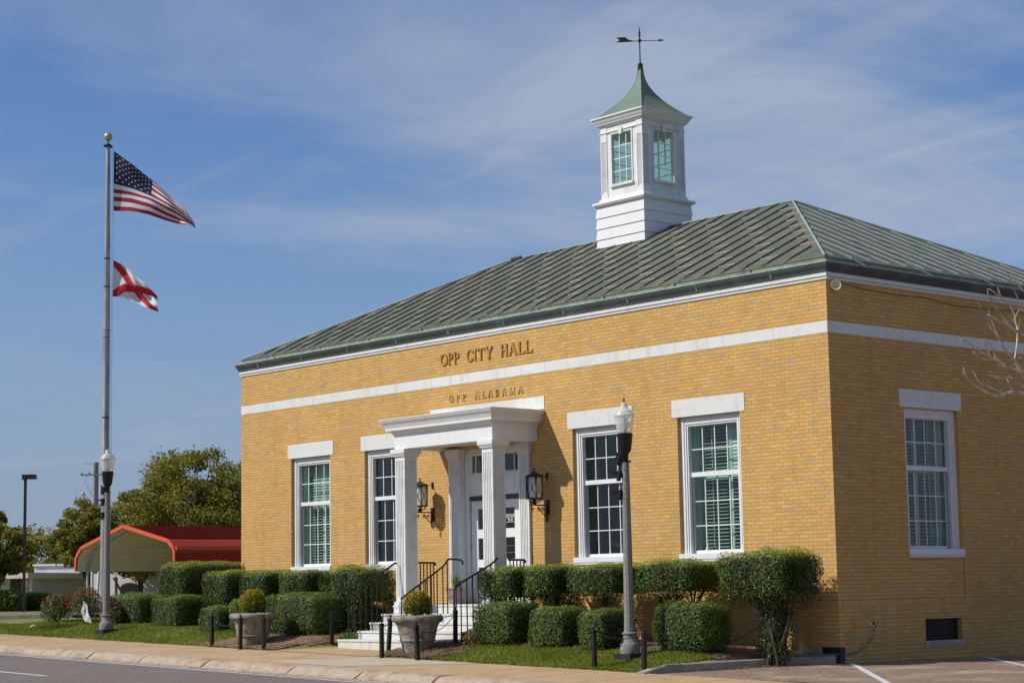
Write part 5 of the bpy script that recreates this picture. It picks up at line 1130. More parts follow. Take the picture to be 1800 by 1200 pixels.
hedge(-3.40, -2.15, -1.5, -.5, 1.16, 1.84, 'leafhi', 'tall_hedge', 'tall hedge under the right-hand front window, behind the low rounded one', U, trunk=6, seed=4, thin=.55)
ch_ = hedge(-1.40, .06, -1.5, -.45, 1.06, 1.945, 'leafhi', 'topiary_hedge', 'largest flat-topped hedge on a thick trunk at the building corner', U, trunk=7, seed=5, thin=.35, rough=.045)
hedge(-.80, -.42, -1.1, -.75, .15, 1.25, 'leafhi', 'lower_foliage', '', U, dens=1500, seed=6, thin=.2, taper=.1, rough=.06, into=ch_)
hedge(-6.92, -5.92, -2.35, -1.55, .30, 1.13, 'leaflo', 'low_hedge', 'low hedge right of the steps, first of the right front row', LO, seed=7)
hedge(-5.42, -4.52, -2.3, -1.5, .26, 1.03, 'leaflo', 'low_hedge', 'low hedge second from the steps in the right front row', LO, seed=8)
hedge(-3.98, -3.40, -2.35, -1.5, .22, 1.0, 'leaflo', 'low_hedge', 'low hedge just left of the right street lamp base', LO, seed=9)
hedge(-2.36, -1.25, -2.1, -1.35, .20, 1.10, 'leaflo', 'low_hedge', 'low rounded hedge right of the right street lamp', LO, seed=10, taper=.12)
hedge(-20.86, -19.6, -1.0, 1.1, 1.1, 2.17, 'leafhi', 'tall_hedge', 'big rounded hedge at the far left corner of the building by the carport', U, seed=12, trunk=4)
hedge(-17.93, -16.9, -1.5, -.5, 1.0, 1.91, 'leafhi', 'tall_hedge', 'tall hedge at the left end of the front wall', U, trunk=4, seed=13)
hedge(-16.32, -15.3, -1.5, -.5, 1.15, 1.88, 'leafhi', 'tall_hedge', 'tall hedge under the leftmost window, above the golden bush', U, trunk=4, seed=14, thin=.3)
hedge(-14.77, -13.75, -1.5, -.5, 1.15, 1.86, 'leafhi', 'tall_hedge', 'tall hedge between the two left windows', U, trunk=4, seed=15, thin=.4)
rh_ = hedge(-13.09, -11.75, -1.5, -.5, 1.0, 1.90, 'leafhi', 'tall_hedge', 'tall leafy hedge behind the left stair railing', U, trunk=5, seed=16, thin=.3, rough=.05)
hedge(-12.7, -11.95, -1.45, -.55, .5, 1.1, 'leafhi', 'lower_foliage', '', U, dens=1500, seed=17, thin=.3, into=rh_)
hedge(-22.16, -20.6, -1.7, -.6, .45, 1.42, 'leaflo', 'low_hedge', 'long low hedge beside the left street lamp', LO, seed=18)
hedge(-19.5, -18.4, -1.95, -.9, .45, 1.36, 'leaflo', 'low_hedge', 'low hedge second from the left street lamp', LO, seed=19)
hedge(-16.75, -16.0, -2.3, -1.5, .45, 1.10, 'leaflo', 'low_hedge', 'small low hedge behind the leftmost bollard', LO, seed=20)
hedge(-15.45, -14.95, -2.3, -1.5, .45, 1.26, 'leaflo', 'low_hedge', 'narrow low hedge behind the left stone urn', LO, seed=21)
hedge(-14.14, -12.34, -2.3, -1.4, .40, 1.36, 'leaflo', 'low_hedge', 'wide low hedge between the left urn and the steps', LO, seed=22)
b = MB(); b.tube([(-.75, -.95, .05), (-.72, -.92, .4), (-.6, -.9, .8), (-.35, -.9, 1.15)], [.10, .075, .06, .04], 8); b.tube([(-.7, -.92, .4), (-.8, -1.0, .8), (-1.0, -1.0, 1.2)], [.06, .05, .03], 7)
b.tube([(-.45, -1.0, .35), (-.32, -1.0, .6), (-.22, -1.02, .86)], [.035, .03, .025], 6); tg = b.build('trunk', 'bark', ch_, loc=-ch_.location)
b = MB(); b.tube([(-3.0, -1.0, .2), (-2.95, -1.0, .6), (-2.85, -1.0, 1.1)], [.07, .055, .04], 8); b.tube([(-3.0, -1.0, .3), (-3.15, -1.0, .8), (-3.3, -1, 1.2)], [.05, .045, .03], 8); tg = b.build('trunk', 'bark', lh_, loc=-lh_.location)

# ------------------------------------------------------------------ hose, tap, horn
b = MB(); hp_ = [(.05, .88, .62), (.08, .84, .5), (.10, .70, .38), (.10, .45, .24), (.07, .15, .175), (-.1, -.15, .18), (-.6, -.6, .17), (-1.2, -1.05, .19), (-1.7, -1.2, .25), (-2.1, -1.25, .33), (-2.35, -1.5, .36), (-2.5, -1.8, .33), (-2.8, -1.7, .33), (-2.9, -1.5, .34)]
def smooth_path(p, n=6):
    P = [Vector(q) for q in p]; out = []
    for i in range(len(P)-1):
        p0, p1, p2, p3 = P[max(i-1, 0)], P[i], P[i+1], P[min(i+2, len(P)-1)]
        for k in range(n): t = k/n; out.append(.5*((2*p1)+(-p0+p2)*t+(2*p0-5*p1+4*p2-p3)*t*t+(-p0+3*p1-3*p2+p3)*t**3))
    return out+[P[-1]]
b.tube(smooth_path(hp_), .012, 8); tag(b.build('garden_hose', 'hose', smooth=True), 'green garden hose hanging from the side wall tap and trailing under the hedges', 'hose')
t = thing('outdoor_tap', 'small brass tap with white wrapping on the shaded side wall', 'tap', (.022, .88, .66))
b = MB(); b.tube([(0, 0, 0), (.05, 0, 0), (.06, 0, -.05)], .012, 8); b.tube([(.035, 0, 0), (.035, 0, .05)], .006, 6); b.lathe([(.02, .045), (.022, .055)], 10, (.035, 0, 0)); b.build('spout', 'bronze', t, smooth=True)
b = MB(); b.add([(.03, -.13, .02), (.03, -.02, -.05), (.04, .02, -.05), (.05, .02, .02), (.05, -.05, -.02), (.03, -.12, .05)], [(0, 1, 4, 5), (1, 2, 3, 4)]); b.add([(.036, -.13, .02), (.036, -.02, -.05), (.046, .02, -.05), (.056, .02, .02), (.056, -.05, -.02), (.036, -.12, .05)], [(5, 4, 1, 0), (4, 3, 2, 1)]); b.build('wrapping', 'whitepl', t)
t = thing('horn_speaker', 'cream round horn speaker mounted high on the brick side wall near the corner', 'speaker', (.0, .20, 6.58)); 
b = MB(); b.lathe([(.02, 0), (.035, .02), (.04, .06), (.055, .10), (.085, .13), (.092, .14), (.092, .15), (.082, .148), (.05, .11), (.03, .08)], 28); o = b.build('horn', 'hornm', t, smooth=50); dh = Vector((.75, -.62, -.12)).normalized(); o.rotation_euler = dh.to_track_quat('Z', 'Y').to_euler(); o.location = (.02, 0, 0)
b = MB(); b.lathe([(.028, .06), (.03, .11), (.02, .13), (.005, .135)], 14); o = b.build('driver', 'hornm', t, smooth=50); o.rotation_euler = dh.to_track_quat('Z', 'Y').to_euler(); o.location = (.02, 0, 0)
b = MB(); b.box((0, -.03, -.09), (.03, .03, .02)); b.build('mount', 'bronze', t)
b = MB(); b.tube([(.02, .25, 6.64), (.03, 1.0, 6.58), (.03, 2.0, 6.545), (.03, 2.7, 6.58)], .006, 5); b.tube([(.03, 2.7, 6.58), (.03, 3.6, 6.50), (.03, 4.6, 6.52), (.03, 9, 6.62)], .006, 5); tag(b.build('speaker_cable', 'iron'), 'thin dark cable looping along the side wall under the eave', 'cable')

# ------------------------------------------------------------------ carport
cp = thing('carport', 'open metal carport with bright red gabled roof left of the city hall', 'carport', (-31.3, 4, .75))
Z = lambda z: z-.75; cxs = [(-3.0, 2.14), (-3.0, 2.36), (-2.93, 2.60), (-2.62, 2.87), (0, 3.47), (2.62, 2.95), (2.93, 2.74), (3.0, 2.55), (3.0, 1.9)]
D_ = 11.0
def skin(b, pts, y0, y1, rib, mi=0, zo=0):
    for a, e in zip(pts, pts[1:]): b.quad((a[0], y0, Z(a[1]+zo)), (e[0], y0, Z(e[1]+zo)), (e[0], y1, Z(e[1]+zo)), (a[0], y1, Z(a[1]+zo)), mi)
b = MB(); ra = [p for p in cxs]; skin(b, ra, 0, D_, 0, 0, .012); 
for seg in ((3, 4), (4, 5)):
    a, e = cxs[seg[0]], cxs[seg[1]]
    for k in range(1, 12): t_ = k/12; x = a[0]+(e[0]-a[0])*t_; z = a[1]+(e[1]-a[1])*t_; b.beam((x, .02, Z(z+.03)), (x, D_, Z(z+.03)), .05, .045)
b.build('roof_panel', 'redroof', cp)
b = MB(); skin(b, [(p[0]*.992, p[1]) for p in cxs], .02, D_-.02, 0, 0, -.012)
for seg in range(8):
    a, e = cxs[seg], cxs[seg+1]; L_ = math.hypot(a[0]-e[0], a[1]-e[1]); n = max(1, int(L_/.23))
    for k in range(n): t_ = (k+.5)/n; b.beam((a[0]+(e[0]-a[0])*t_, .03, Z(a[1]+(e[1]-a[1])*t_-.03)), (a[0]+(e[0]-a[0])*t_, D_-.03, Z(a[1]+(e[1]-a[1])*t_-.03)), .03, .04)
b.build('ceiling_panel', 'beige', cp)
b = MB()
for a, e in zip(cxs, cxs[1:]): b.beam((a[0]*1.004, -.03, Z(a[1])), (e[0]*1.004, -.03, Z(e[1])), .05, .11, upv=(0, 0, 1)) if abs(a[0]-e[0]) > .01 else b.box((a[0]-.05, -.055, Z(min(a[1], e[1]))), (a[0]+.05, -.005, Z(max(a[1], e[1]))))
b.build('trim', 'redtrim', cp)
b = MB(); b.box((3.03, .0, Z(1.95)), (3.06, D_, Z(2.62)));
for k in range(4): b.box((3.06, 0, Z(2.05+k*.15)), (3.075, D_, Z(2.07+k*.15)))
b.build('side_panel', 'redside', cp)
b = MB(); b.box((2.9, 0, Z(2.66)), (3.08, D_, Z(2.78))); b.build('eave_trim', 'redtrim', cp)
for (x, y) in ((-2.9, .35), (2.9, .35), (-2.9, 3.9), (2.9, 3.9), (-2.9, 7.5), (2.9, 7.5), (-2.9, 10.8), (2.9, 10.8)):
    b = MB(); b.box((x-.03, y-.03, -.1), (x+.03, y+.03, Z(2.4))); b.build('post', 'galv', cp)
for y in (.4, 3.9, 7.5):
    b = MB(); pts = [(p[0]*.965, y, Z(p[1]-.07)) for p in cxs[1:8]]; b.tube(pts, .035, 6); b.tube([(-2.9, y, Z(2.1)), (-2.2, y, Z(2.85))], .02, 5); b.build('rafter', 'galv', cp)

# ------------------------------------------------------------------ distance frame: local x = to the right as seen from the street
def far_origin(pxx, D):  # turns a bearing (as seen in the photo) and a distance into a ground point
    a = (pxx-900)/3387.46; d = Vector((fw.x, fw.y)).normalized()+Vector((rt.x, rt.y))*a/math.cos(pit); d.normalize(); return Vector((CAM.x+d.x*D, CAM.y+d.y*D))
ANG = math.atan2(rt.y, rt.x)-.22
o_ = far_origin(210, 92); fb = thing('plaster_building', 'low grey plastered building beyond the carport with a dark arched window', 'building', (o_.x, o_.y, .7), ANG)
b = MB(); wh = 2.05; 
b.box((-4.2, 0, -.2), (12, 8, wh)); b.build('wall', 'plaster', fb)
b = MB(); b.box((-4.25, -.08, wh), (12, 8.1, wh+.10)); b.build('roof_edge', 'siding', fb)
wn_ = MB(); arc_ = [(.62+.48*math.cos(R(a)), .95+.26*math.sin(R(a))+.0) for a in range(0, 181, 15)]
poly = [(1.10, .35), *arc_, (.14, .35)]
wn_.add([(p[0], -.06, p[1]+.0) for p in poly]+[(p[0], .01, p[1]) for p in poly], [tuple(range(len(poly))), *[(i, (i+1) % len(poly), len(poly)+(i+1) % len(poly), len(poly)+i) for i in range(len(poly))]])
w_o = wn_.build('arched_window', 'brown', fb)
b = MB(); arc2 = [(.62+.42*math.cos(R(a)), .93+.22*math.sin(R(a))) for a in range(0, 181, 15)]; poly = [(1.04, .62), *arc2, (.20, .62)]; b.add([(p[0], -.07, p[1]) for p in poly], [tuple(range(len(poly)))]); b.build('pane', 'black', w_o)
b = MB(); x = .32
for k in range(9): b.box((x, -.075, .44), (x+.045, -.07, .50)); x += .075 if k not in (2, 5) else .10
b.build('lettering', 'whitepl', w_o)
b = MB(); b.box((-.12, -.03, -.2), (-.05, 0, 1.5)); b.tube([(-.2, -.02, 1.45), (.7, -.02, -.1)], .04, 6); b.build('brace', 'brown', fb)
b = MB(); b.box((-1.9, -.06, .4), (-1.83, -.01, 1.9)); b.box((-1.95, -.1, .55), (-1.8, -.01, .95)); b.build('conduit', 'galv', fb)
o_ = far_origin(36, 86); fb2 = thing('beige_annex', 'pale beige annexe at the far left with a dark brown door', 'building', (o_.x, o_.y, .75), ANG)
b = MB(); b.box((-6, 0, -.2), (.62, 6, 1.45)); b.build('wall', 'beigewall', fb2)
b = MB(); b.box((-6, -.5, 1.38), (.75, 6, 1.62)); b.build('canopy', 'siding', fb2)
b = MB(); b.box((-.30, -.03, -.2), (.22, .0, 1.35)); b.build('door', 'brown', fb2)
b = MB(); b.box((.30, -.05, -.2), (.42, 0, 1.4)); b.box((.60, -.06, -.2), (.72, 0, 1.6)); b.tube([(.5, -.06, -.2), (.5, -.06, 1.3)], .03, 6); b.box((.42, -.12, 1.05), (.56, -.02, 1.3)); b.build('downpipe', 'siding', fb2)
# white posts under the carport, white sign
for i, (px_, D, h, tl) in enumerate(((166, 74, 1.75, 0), (174, 75, 1.65, .06))):
    o_ = far_origin(px_, D); b = MB(); b.tube([(0, 0, -.1), (tl, tl, h)], .055, 8); oo = b.build('white_post', 'whitepl', loc=(o_.x, o_.y, .72), smooth=True); tag(oo, ['thick white post standing under the carport', 'thin leaning white post beside the thick one under the carport'][i], 'post')
o_ = far_origin(247, 66); t = thing('white_sign', 'small white sign board showing above the long low hedge', 'sign', (o_.x, o_.y, .72), ANG)
b = MB(); b.box((-.10, -.012, .42), (.10, .012, .72)); b.build('board', 'whitepl', t); b = MB(); b.box((-.012, -.016, .52), (.012, -.0125, .68)); b.box((-.012, -.0165, .50), (.05, -.013, .54)); b.build('mark', 'brown', t); b = MB(); b.box((-.02, .013, -.1), (.02, .04, .6)); b.build('stake', 'wood', t)
# parking light
o_ = far_origin(48, 70); t = thing('parking_light', 'tall brown parking lot light pole with a box lamp head', 'light pole', (o_.x, o_.y, .78), ANG+.22)
b = MB(); b.box((-.043, -.043, -.1), (.043, .043, 4.78)); b.build('pole', 'bronze', t); b = MB(); b.box((-.09, -.16, 4.66), (.02, .16, 4.84)); b.box((.02, -.16, 4.68), (.36, .16, 4.84)); b.build('lamp_head', 'bronze', t)
# utility pole
o_ = far_origin(171, 95); t = thing('utility_pole', 'wooden utility pole with crossarm behind the left street lamp', 'utility pole', (o_.x, o_.y, .8), ANG)
b = MB(); b.tube([(0, 0, -.2), (0, 0, 6.9)], [.17, .12], 8); b.build('pole', 'wood', t, smooth=True)
b = MB(); b.beam((-.75, -.1, 6.3), (.3, -.1, 6.3), .08, .08); b.beam((-.55, -.1, 6.9), (.1, -.1, 6.75), .03, .03); 
for x in (-.7, -.3): b.lathe([(.03, 6.34), (.05, 6.38), (.03, 6.44)], 8, (x, -.1, 0))
b.build('crossarm', 'wood', t)
b = MB(); b.tube([(0, -.1, 5.2), (-.3, -.15, 5.5), (-.55, -.2, 5.45)], .025, 6); b.lathe([(.03, 5.5), (.12, 5.4), (.10, 5.3)], 10, (-.58, -.2, 0)); b.tube([(-.4, -.1, 6.2), (-.5, -.15, 5.9), (-.3, -.12, 5.6), (0, -.1, 5.5)], .015, 5); b.build('lamp_arm', 'galv', t)
# far hedge and kerb of the next lot
for (pa, pb, D, z0, z1, lb) in ((-8, 50, 71.5, .78, 1.60, 'dark clipped hedge at the far left edge behind the light pole'), (36, 103, 72.5, .78, 1.50, 'dark green clipped hedge behind the red roses')):
    A_ = far_origin(pa, D); B_ = far_origin(pb, D); cx_ = (A_+B_)/2; L_ = (B_-A_).length
    n = 9000; d = rng.normal(size=(n, 3)); d /= np.linalg.norm(d, axis=1)[:, None]; k_ = (abs(d)**4).sum(1)**-.25; Q = d*k_[:, None]; hz = (z1-z0)/2; P = Q*np.array([L_/2, .5, hz])+d*(rng.normal(0, .035, n))[:, None]+np.array([0, 0, hz])
    t = thing('far_hedge', lb, 'hedge', (cx_.x, cx_.y, z0-.05), ANG+.22, 'hedges of the far parking lot'); leafmesh('foliage', P, d, .045, 'leafhi', t, leaf_tone=np.clip(.4+rng.normal(0, .2, n)+.2*d[:, 2], 0, .9), core=([(x*L_/2*.9, y*.42, hz+z*hz*.88) for x in (-1, 1) for y in (-1, 1) for z in (-1, 1)], [(0, 1, 3, 2), (4, 6, 7, 5), (0, 4, 5, 1), (2, 3, 7, 6), (0, 2, 6, 4), (1, 5, 7, 3)]))
A_ = far_origin(-40, 61); B_ = far_origin(133, 60.5); b = MB(); b.beam((A_.x, A_.y, .74), (B_.x, B_.y, .74), .18, .16); tag(b.build('far_kerb', 'conc'), kind='structure')
A2 = far_origin(-60, 66.5); B2 = far_origin(300, 66); b = MB(); dd = Vector((B_.x-A_.x, B_.y-A_.y)).normalized()
b.add([(A_.x, A_.y, .80), (B_.x+dd.x*6, B_.y+dd.y*6, .80), (B2.x, B2.y, .80), (A2.x, A2.y, .80)], [(0, 1, 2, 3)]); tag(b.build('far_parking_lot', 'asphalt'), kind='structure')

# ------------------------------------------------------------------ trees
def tree(pxx, D, ztop, zlow, rx, label, n, size=.085, lean=0, seed=0, cl=70, grp='broadleaf trees beyond the carport', matn='leaftree'):
    r_ = np.random.default_rng(seed+50); o_ = far_origin(pxx, D); t = thing('broadleaf_tree', label, 'tree', (o_.x, o_.y, .7), 0, grp)
    zc = (ztop+zlow)/2-.7; rz = (ztop-zlow)/2; cen = []
    while len(cen) < cl:
        p = r_.uniform(-1, 1, 3)
        q = (p**2).sum()
        if q < 1 and (q > .18 or r_.random() < .3): cen.append(p*np.array([rx, rx, rz*(1.0 if p[2] > 0 else .92)])+np.array([0, 0, zc]))
    cen = np.array(cen); per = n//cl; P = []; Nn = []
    for c_ in cen:
        rr = r_.uniform(.22, .42)*rx*.75; d = r_.normal(size=(per, 3)); d /= np.linalg.norm(d, axis=1)[:, None]; rad = rr*(r_.random(per)**.45); pts = c_+d*rad[:, None]*np.array([1, 1, .62])
        # drooping sprays reaching out
        out = c_-np.array([0, 0, zc]); out = out/(np.linalg.norm(out)+1e-6); k_ = r_.random(per) < .10; pts[k_] += out*(r_.random(k_.sum())*rr*.5)[:, None]
        P.append(pts); Nn.append(d*.5+np.array([0, 0, .6]))
    P = np.vstack(P); Nn = np.vstack(Nn); Nn /= np.linalg.norm(Nn, axis=1)[:, None]
    rv = np.clip(.45+r_.normal(0, .2, len(P))+.18*np.sin(P[:, 0]*1.7+seed)*np.cos(P[:, 2]*2.1), 0, 1)
    leafmesh('crown', P, Nn, size, matn, t, leaf_tone=rv, orient=.3, aspect=.7)
    b = MB(); b.tube([(0, 0, -.2), (lean*.4, 0, zlow*.4), (lean, 0, zc-rz*.6)], [.17, .13, .10], 8)
    for c_ in cen:
        for q_ in range(3): w_ = c_+r_.normal(0, .16, 3)*rx; w_[2] = w_[2]*.5+c_[2]*.5; b.tube([tuple(c_), tuple((c_+w_)/2+np.array([0, 0, .04])), tuple(w_)], [.016, .012, .006], 4)
    for c_ in cen[::2]: mid = (c_*.5+np.array([0, 0, zc*.35])); b.tube([(lean*.8, 0, (zc-rz)*.85), tuple(mid), tuple(c_)], [.07, .04, .012], 5)
    b.build('trunk', 'treebark', t); return t
tree(345, 84, 7.35, 2.6, 2.9, 'large olive green tree rising over the red carport roof', 34000, .08, seed=1, cl=110)
tree(440, 86, 7.0, 2.4, 2.6, 'olive green tree touching the left edge of the city hall', 22000, .08, seed=2, cl=80)
tree(250, 90, 6.1, 2.0, 2.3, 'dark tree behind the left street lamp and flagpole', 22000, .085, seed=3, cl=70)
tree(158, 83, 5.25, 2.05, 1.35, 'thin spreading tree left of the flagpole', 17000, .07, seed=4, cl=60)
tree(115, 96, 4.7, 2.1, 1.3, 'smaller pale olive tree behind the light pole', 11000, .08, seed=5, cl=40)
tree(2, 72, 4.35, 1.85, 1.35, 'dark round tree at the far left edge of the picture', 20000, .07, seed=6, cl=60)
tree(-70, 80, 5.2, 1.8, 2.0, 'tree just outside the left edge near the lot', 6000, .08, seed=7, cl=40)
for i, (px_, D) in enumerate(((60, 130), (250, 140), (420, 135))):
    tree(px_, D, 5.6, 1.5, 4.5, ['distant low tree on the horizon at far left', 'distant low tree on the horizon behind the utility pole', 'distant low tree on the horizon by the building edge'][i], 7000, .16, seed=20+i, cl=40, grp='distant trees')
# roses and garden flag
def rosebush(pxx, y, r_, h, nfl, label, seed):
    a = random.Random(seed); x = pxx; z = T(x, y); t = thing('rose_bush', label, 'bush', (x, y, z), 0, 'red rose bushes on the lawn'); rr = np.random.default_rng(seed); n = 3800
    d = rr.normal(size=(n, 3)); d /= np.linalg.norm(d, axis=1)[:, None]; P = d*(rr.random(n)**.4)[:, None]*np.array([r_, r_*.8, h*.48])+np.array([0, 0, h*.55]); P[:, 2] += .12*np.sin(P[:, 0]*7+seed)
    leafmesh('foliage', P, d, .028, 'leafrose', t, orient=.3); b = MB()
    for i in range(9): q = a.uniform(0, 6.28); b.tube([(0, 0, 0), (.25*r_*math.cos(q), .25*r_*math.sin(q), h*.4), (.7*r_*math.cos(q), .6*r_*math.sin(q), h*.85)], [.012, .009, .004], 5)
    b.build('stem', 'bark', t)
    for i in range(nfl):
        q = a.uniform(0, 6.28); s_ = a.uniform(.3, 1.0); fx, fy, fz_ = r_*s_*math.cos(q), r_*.8*s_*math.sin(q), h*(.55+.5*math.sqrt(max(0, 1-s_*s_)))*a.uniform(.75, 1.1); b = MB()
        for k in range(7):
            u_ = a.uniform(0, 6.28); w_ = a.uniform(.035, .055); b.add([(fx, fy, fz_), (fx+w_*math.cos(u_), fy+w_*math.sin(u_), fz_+.015), (fx+w_*1.25*math.cos(u_+.5), fy+w_*1.25*math.sin(u_+.5), fz_+.03), (fx+w_*math.cos(u_+1), fy+w_*math.sin(u_+1), fz_+.01)], [(0, 1, 2, 3)])
        b.build('rose_bloom', 'rose', t)
rosebush(-23.9, -2.15, .52, .68, 34, 'red rose bush at the far left of the lawn', 1); rosebush(-22.9, -1.85, .50, .82, 34, 'taller red rose bush beside the garden flag', 2); rosebush(-21.3, -2.0, .34, .62, 12, 'small red rose bush between garden flag and street lamp', 3)
spiky((-23.0, -2.55, T(-23.0, -2.55)), 240, .17, .9, 'leafgreen', 'daylily', 'low bright green daylily clump in front of the rose bushes', 'plant', .012)
t = thing('garden_flag', 'small white floral garden flag drooping on the lawn by the roses', 'flag', (-22.15, -2.3, T(-22.15, -2.3)), .2)
b = MB(); b.tube([(0, 0, -.1), (-.02, 0, .95)], .008, 6); b.tube([(-.02, 0, .62), (.1, .1, .60)], .006, 5); b.build('stake', 'iron', t)
b = MB(); vs = []
for j in range(9):
    t_ = j/8; wd = .03+.16*math.sin(min(1, t_*1.25)*math.pi*.5)
    for i in range(7): u = i/6; vs.append((-.05+(.02+.20*t_)*.6+(u-.55)*wd*1.6, .03*math.sin(u*7+j), .62-.56*t_+.10*(1-u)*t_))
b.add(vs, [(j*7+i, j*7+i+1, (j+1)*7+i+1, (j+1)*7+i) for j in range(8) for i in range(6)])
b.build('cloth', mat('floral_cloth', (.66, .66, .70), .8, (.62, .60, .58), 20, col3=(.55, .20, .15), s3=16), t, smooth=60)
b = MB(); b.lathe([(.02, 0), (.11, .0), (.10, .05), (.03, .09)], 7); tag(b.build('rock', 'grayconc', loc=(-24.0, -2.75, T(-24, -2.75))), 'small pale rock at the edge of the rose bed', 'rock')

# ------------------------------------------------------------------ bare tree at the right, standing outside the frame
bt = thing('bare_tree', 'bare winter tree whose pale branches reach in at the right edge', 'tree', (4.3, 2.3, .0)); o0 = Vector(bt.location)
def at4(px_, py_, X):
    a2 = (px_-900)/3387.46; b2 = (600-py_)/3387.46; a = a2*math.cos(rol)+b2*math.sin(rol); c_ = -a2*math.sin(rol)+b2*math.cos(rol); d = fw+a*rt+c_*up; return CAM+d*((X-CAM.x)/d.x)
z_ = lambda p: (1690+p[0]/4.62, 460+p[1]/4.62)
BR = [([(560, 880), (500, 905), (430, 870), (370, 850), (330, 820), (240, 770), (170, 740), (100, 690), (50, 650), (0, 630)], .016), ([(560, 1060), (508, 1070), (440, 1050), (360, 1075), (290, 1088), (200, 1060), (110, 1000), (40, 940), (18, 860)], .02),
      ([(600, 980), (508, 1010), (430, 960), (400, 935), (360, 870), (320, 830), (250, 795), (170, 790), (100, 735)], .018), ([(620, 1000), (500, 920), (430, 800), (360, 720), (300, 610), (250, 490), (215, 430)], .02), ([(560, 640), (508, 600), (430, 550), (370, 510), (300, 480), (225, 435)], .018),
      ([(430, 800), (445, 720), (455, 600), (450, 520), (435, 460), (465, 400)], .012), ([(600, 420), (500, 400), (430, 370), (330, 300), (270, 250), (225, 220)], .014), ([(400, 530), (330, 440), (260, 340), (220, 270), (212, 220)], .012), ([(300, 610), (240, 540), (190, 440), (140, 340), (118, 290)], .011),
      ([(400, 935), (320, 950), (270, 920), (232, 890)], .010), ([(508, 905), (470, 840), (350, 850)], .008), ([(360, 1075), (300, 1050), (220, 1018), (160, 990), (125, 960)], .008), ([(600, 300), (508, 245), (460, 180), (410, 120)], .009), ([(540, 250), (430, 170), (385, 110), (362, 70)], .008), ([(280, 790), (240, 680), (190, 630)], .008), ([(508, 400), (470, 320), (440, 250)], .007), ([(330, 300), (310, 250), (295, 205)], .006), ([(430, 1050), (390, 1000), (370, 950)], .006), ([(300, 1050), (250, 1000), (218, 970)], .006), ([(470, 780), (508, 770)], .006), ([(238, 790), (210, 720), (182, 660)], .007)]
b = MB()
for i, (pts, r_) in enumerate(BR):
    X0 = 4.0+.25*math.sin(i*2.3); pp = [at4(*z_(p), X0+.03*k*math.sin(i)) for k, p in enumerate(pts)]; n = len(pp); b.tube([Vector(p)-o0 for p in smooth_path(pp, 3)], [r_*1.55*(1-.6*k/((n-1)*3)) for k in range((n-1)*3+1)], 6)
    for k in range(1, n-1):
        if random.random() < .6:
            d = (pp[k+1]-pp[k-1]).normalized(); s_ = Vector((random.uniform(-.3, .3), random.uniform(-.6, .2), random.uniform(-.1, .8))); b.tube([pp[k]-o0, pp[k]-o0+(d+s_).normalized()*random.uniform(.05, .16), pp[k]-o0+(d+s_*1.5).normalized()*random.uniform(.16, .3)], [.007, .005, .003], 4)
for i, (pts, r_) in enumerate(BR[:9]):
    if i in (5, 7, 8): continue
    p = at4(*z_(pts[0]), 4.0+.25*math.sin(i*2.3))-o0; b.tube([Vector((0, 0, 2.4)), Vector((-.1, -.8, p.z*.55+1.2)), p], [.05, .035, r_*.9], 6)
b.build('branch', 'barklight', bt)
b = MB(); b.tube([(0, 0, -.1), (.02, .02, 1.2), (0, 0, 2.4), (.1, .1, 4), (0, .3, 6.2)], [.13, .11, .09, .06, .02], 10); b.build('trunk', 'bark', bt, smooth=True)
for (cx_, cy_) in ((0, 0),):
    b = MB(); 
    for k in range(26):
        a = random.uniform(0, 6.28); z = random.uniform(2.6, 5.6); L_ = random.uniform(.7, 1.8); 
        if math.cos(a-2.4) > .2 or math.sin(a) < -.1: continue
        b.tube([(0, 0, z), (L_*.5*math.cos(a), L_*.5*math.sin(a), z+L_*.35), (L_*math.cos(a), L_*math.sin(a), z+L_*.9)], [.025, .015, .004], 5)
    b.build('back_branch', 'barklight', bt)
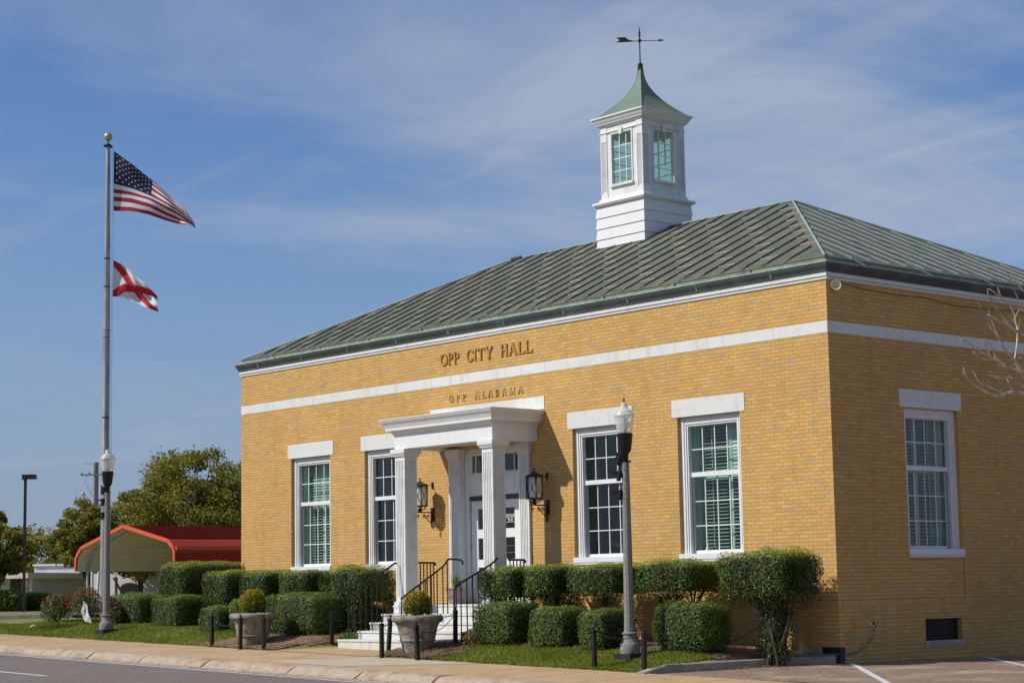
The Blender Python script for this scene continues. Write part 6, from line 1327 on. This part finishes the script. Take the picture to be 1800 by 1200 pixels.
# house and trees across the lot, mirrored in the side window
o_h = Vector((26, 14, 0)); t = thing('clapboard_house', 'white clapboard house across the parking lot, seen mirrored in the side window', 'house', (26, 14, -.1), 0)
b = MB(); b.box((0, -6, 0), (8, 6, 3.2));
for k in range(15): b.box((-.02, -6.02, .05+k*.21), (0, 6.02, .07+k*.21))
b.build('wall', 'siding', t)
b = MB(); b.add([(-.4, -6.4, 3.2), (-.4, 6.4, 3.2), (8.4, 6.4, 3.2), (8.4, -6.4, 3.2), (4, -3.5, 5.4), (4, 3.5, 5.4)], [(0, 1, 5, 4), (1, 2, 5), (2, 3, 4, 5), (3, 0, 4), (3, 2, 1, 0)]); b.build('roof', 'roof', t)
b = MB(); b.box((-.06, -2.6, .9), (-.025, -1.6, 2.4)); b.box((-.06, 1.6, .9), (-.025, 2.6, 2.4)); b.build('window', 'black', t); b = MB(); b.box((-.06, -.5, .0), (-.025, .5, 2.2)); b.build('door', 'brown', t)
P_ = far_origin
def side_tree(x, y, ztop, rx, label, seed):
    t = tree(100, 80, ztop, 1.6, rx, label, 9000, .11, seed=seed, cl=50, grp='trees across the parking lot'); t.location = (x, y, -.1); return t
side_tree(20, 6.5, 6.4, 2.0, 'leafy tree across the lot, mirrored in the side window', 41); side_tree(22, 15, 6.0, 2.2, 'second leafy tree across the lot in front of the clapboard house', 42)
# far-off wood behind the hall and the lot, reads as one mass
n = 16000; bx_ = rng.uniform(-75, 150, n); cl_ = np.floor(bx_/4.5); hgt = 4.5+2.2*np.sin(cl_*12.9)+1.2*np.sin(cl_*5.1)
P = np.column_stack([bx_, 95+6*np.sin(cl_*3.3)+rng.normal(0, 1.6, n), hgt*np.sqrt(rng.random(n))*(1-.35*np.abs(bx_/4.5-cl_-.5)**2*4)])
o = leafmesh('far_wood', P, np.tile([0, -.7, .7], (n, 1)), .38, 'leaftree', leaf_tone=np.clip(.35+rng.normal(0, .2, n), 0, 1), orient=.3)
tag(o, 'distant wood behind the city hall, only seen past its side', 'wood', kind='stuff')
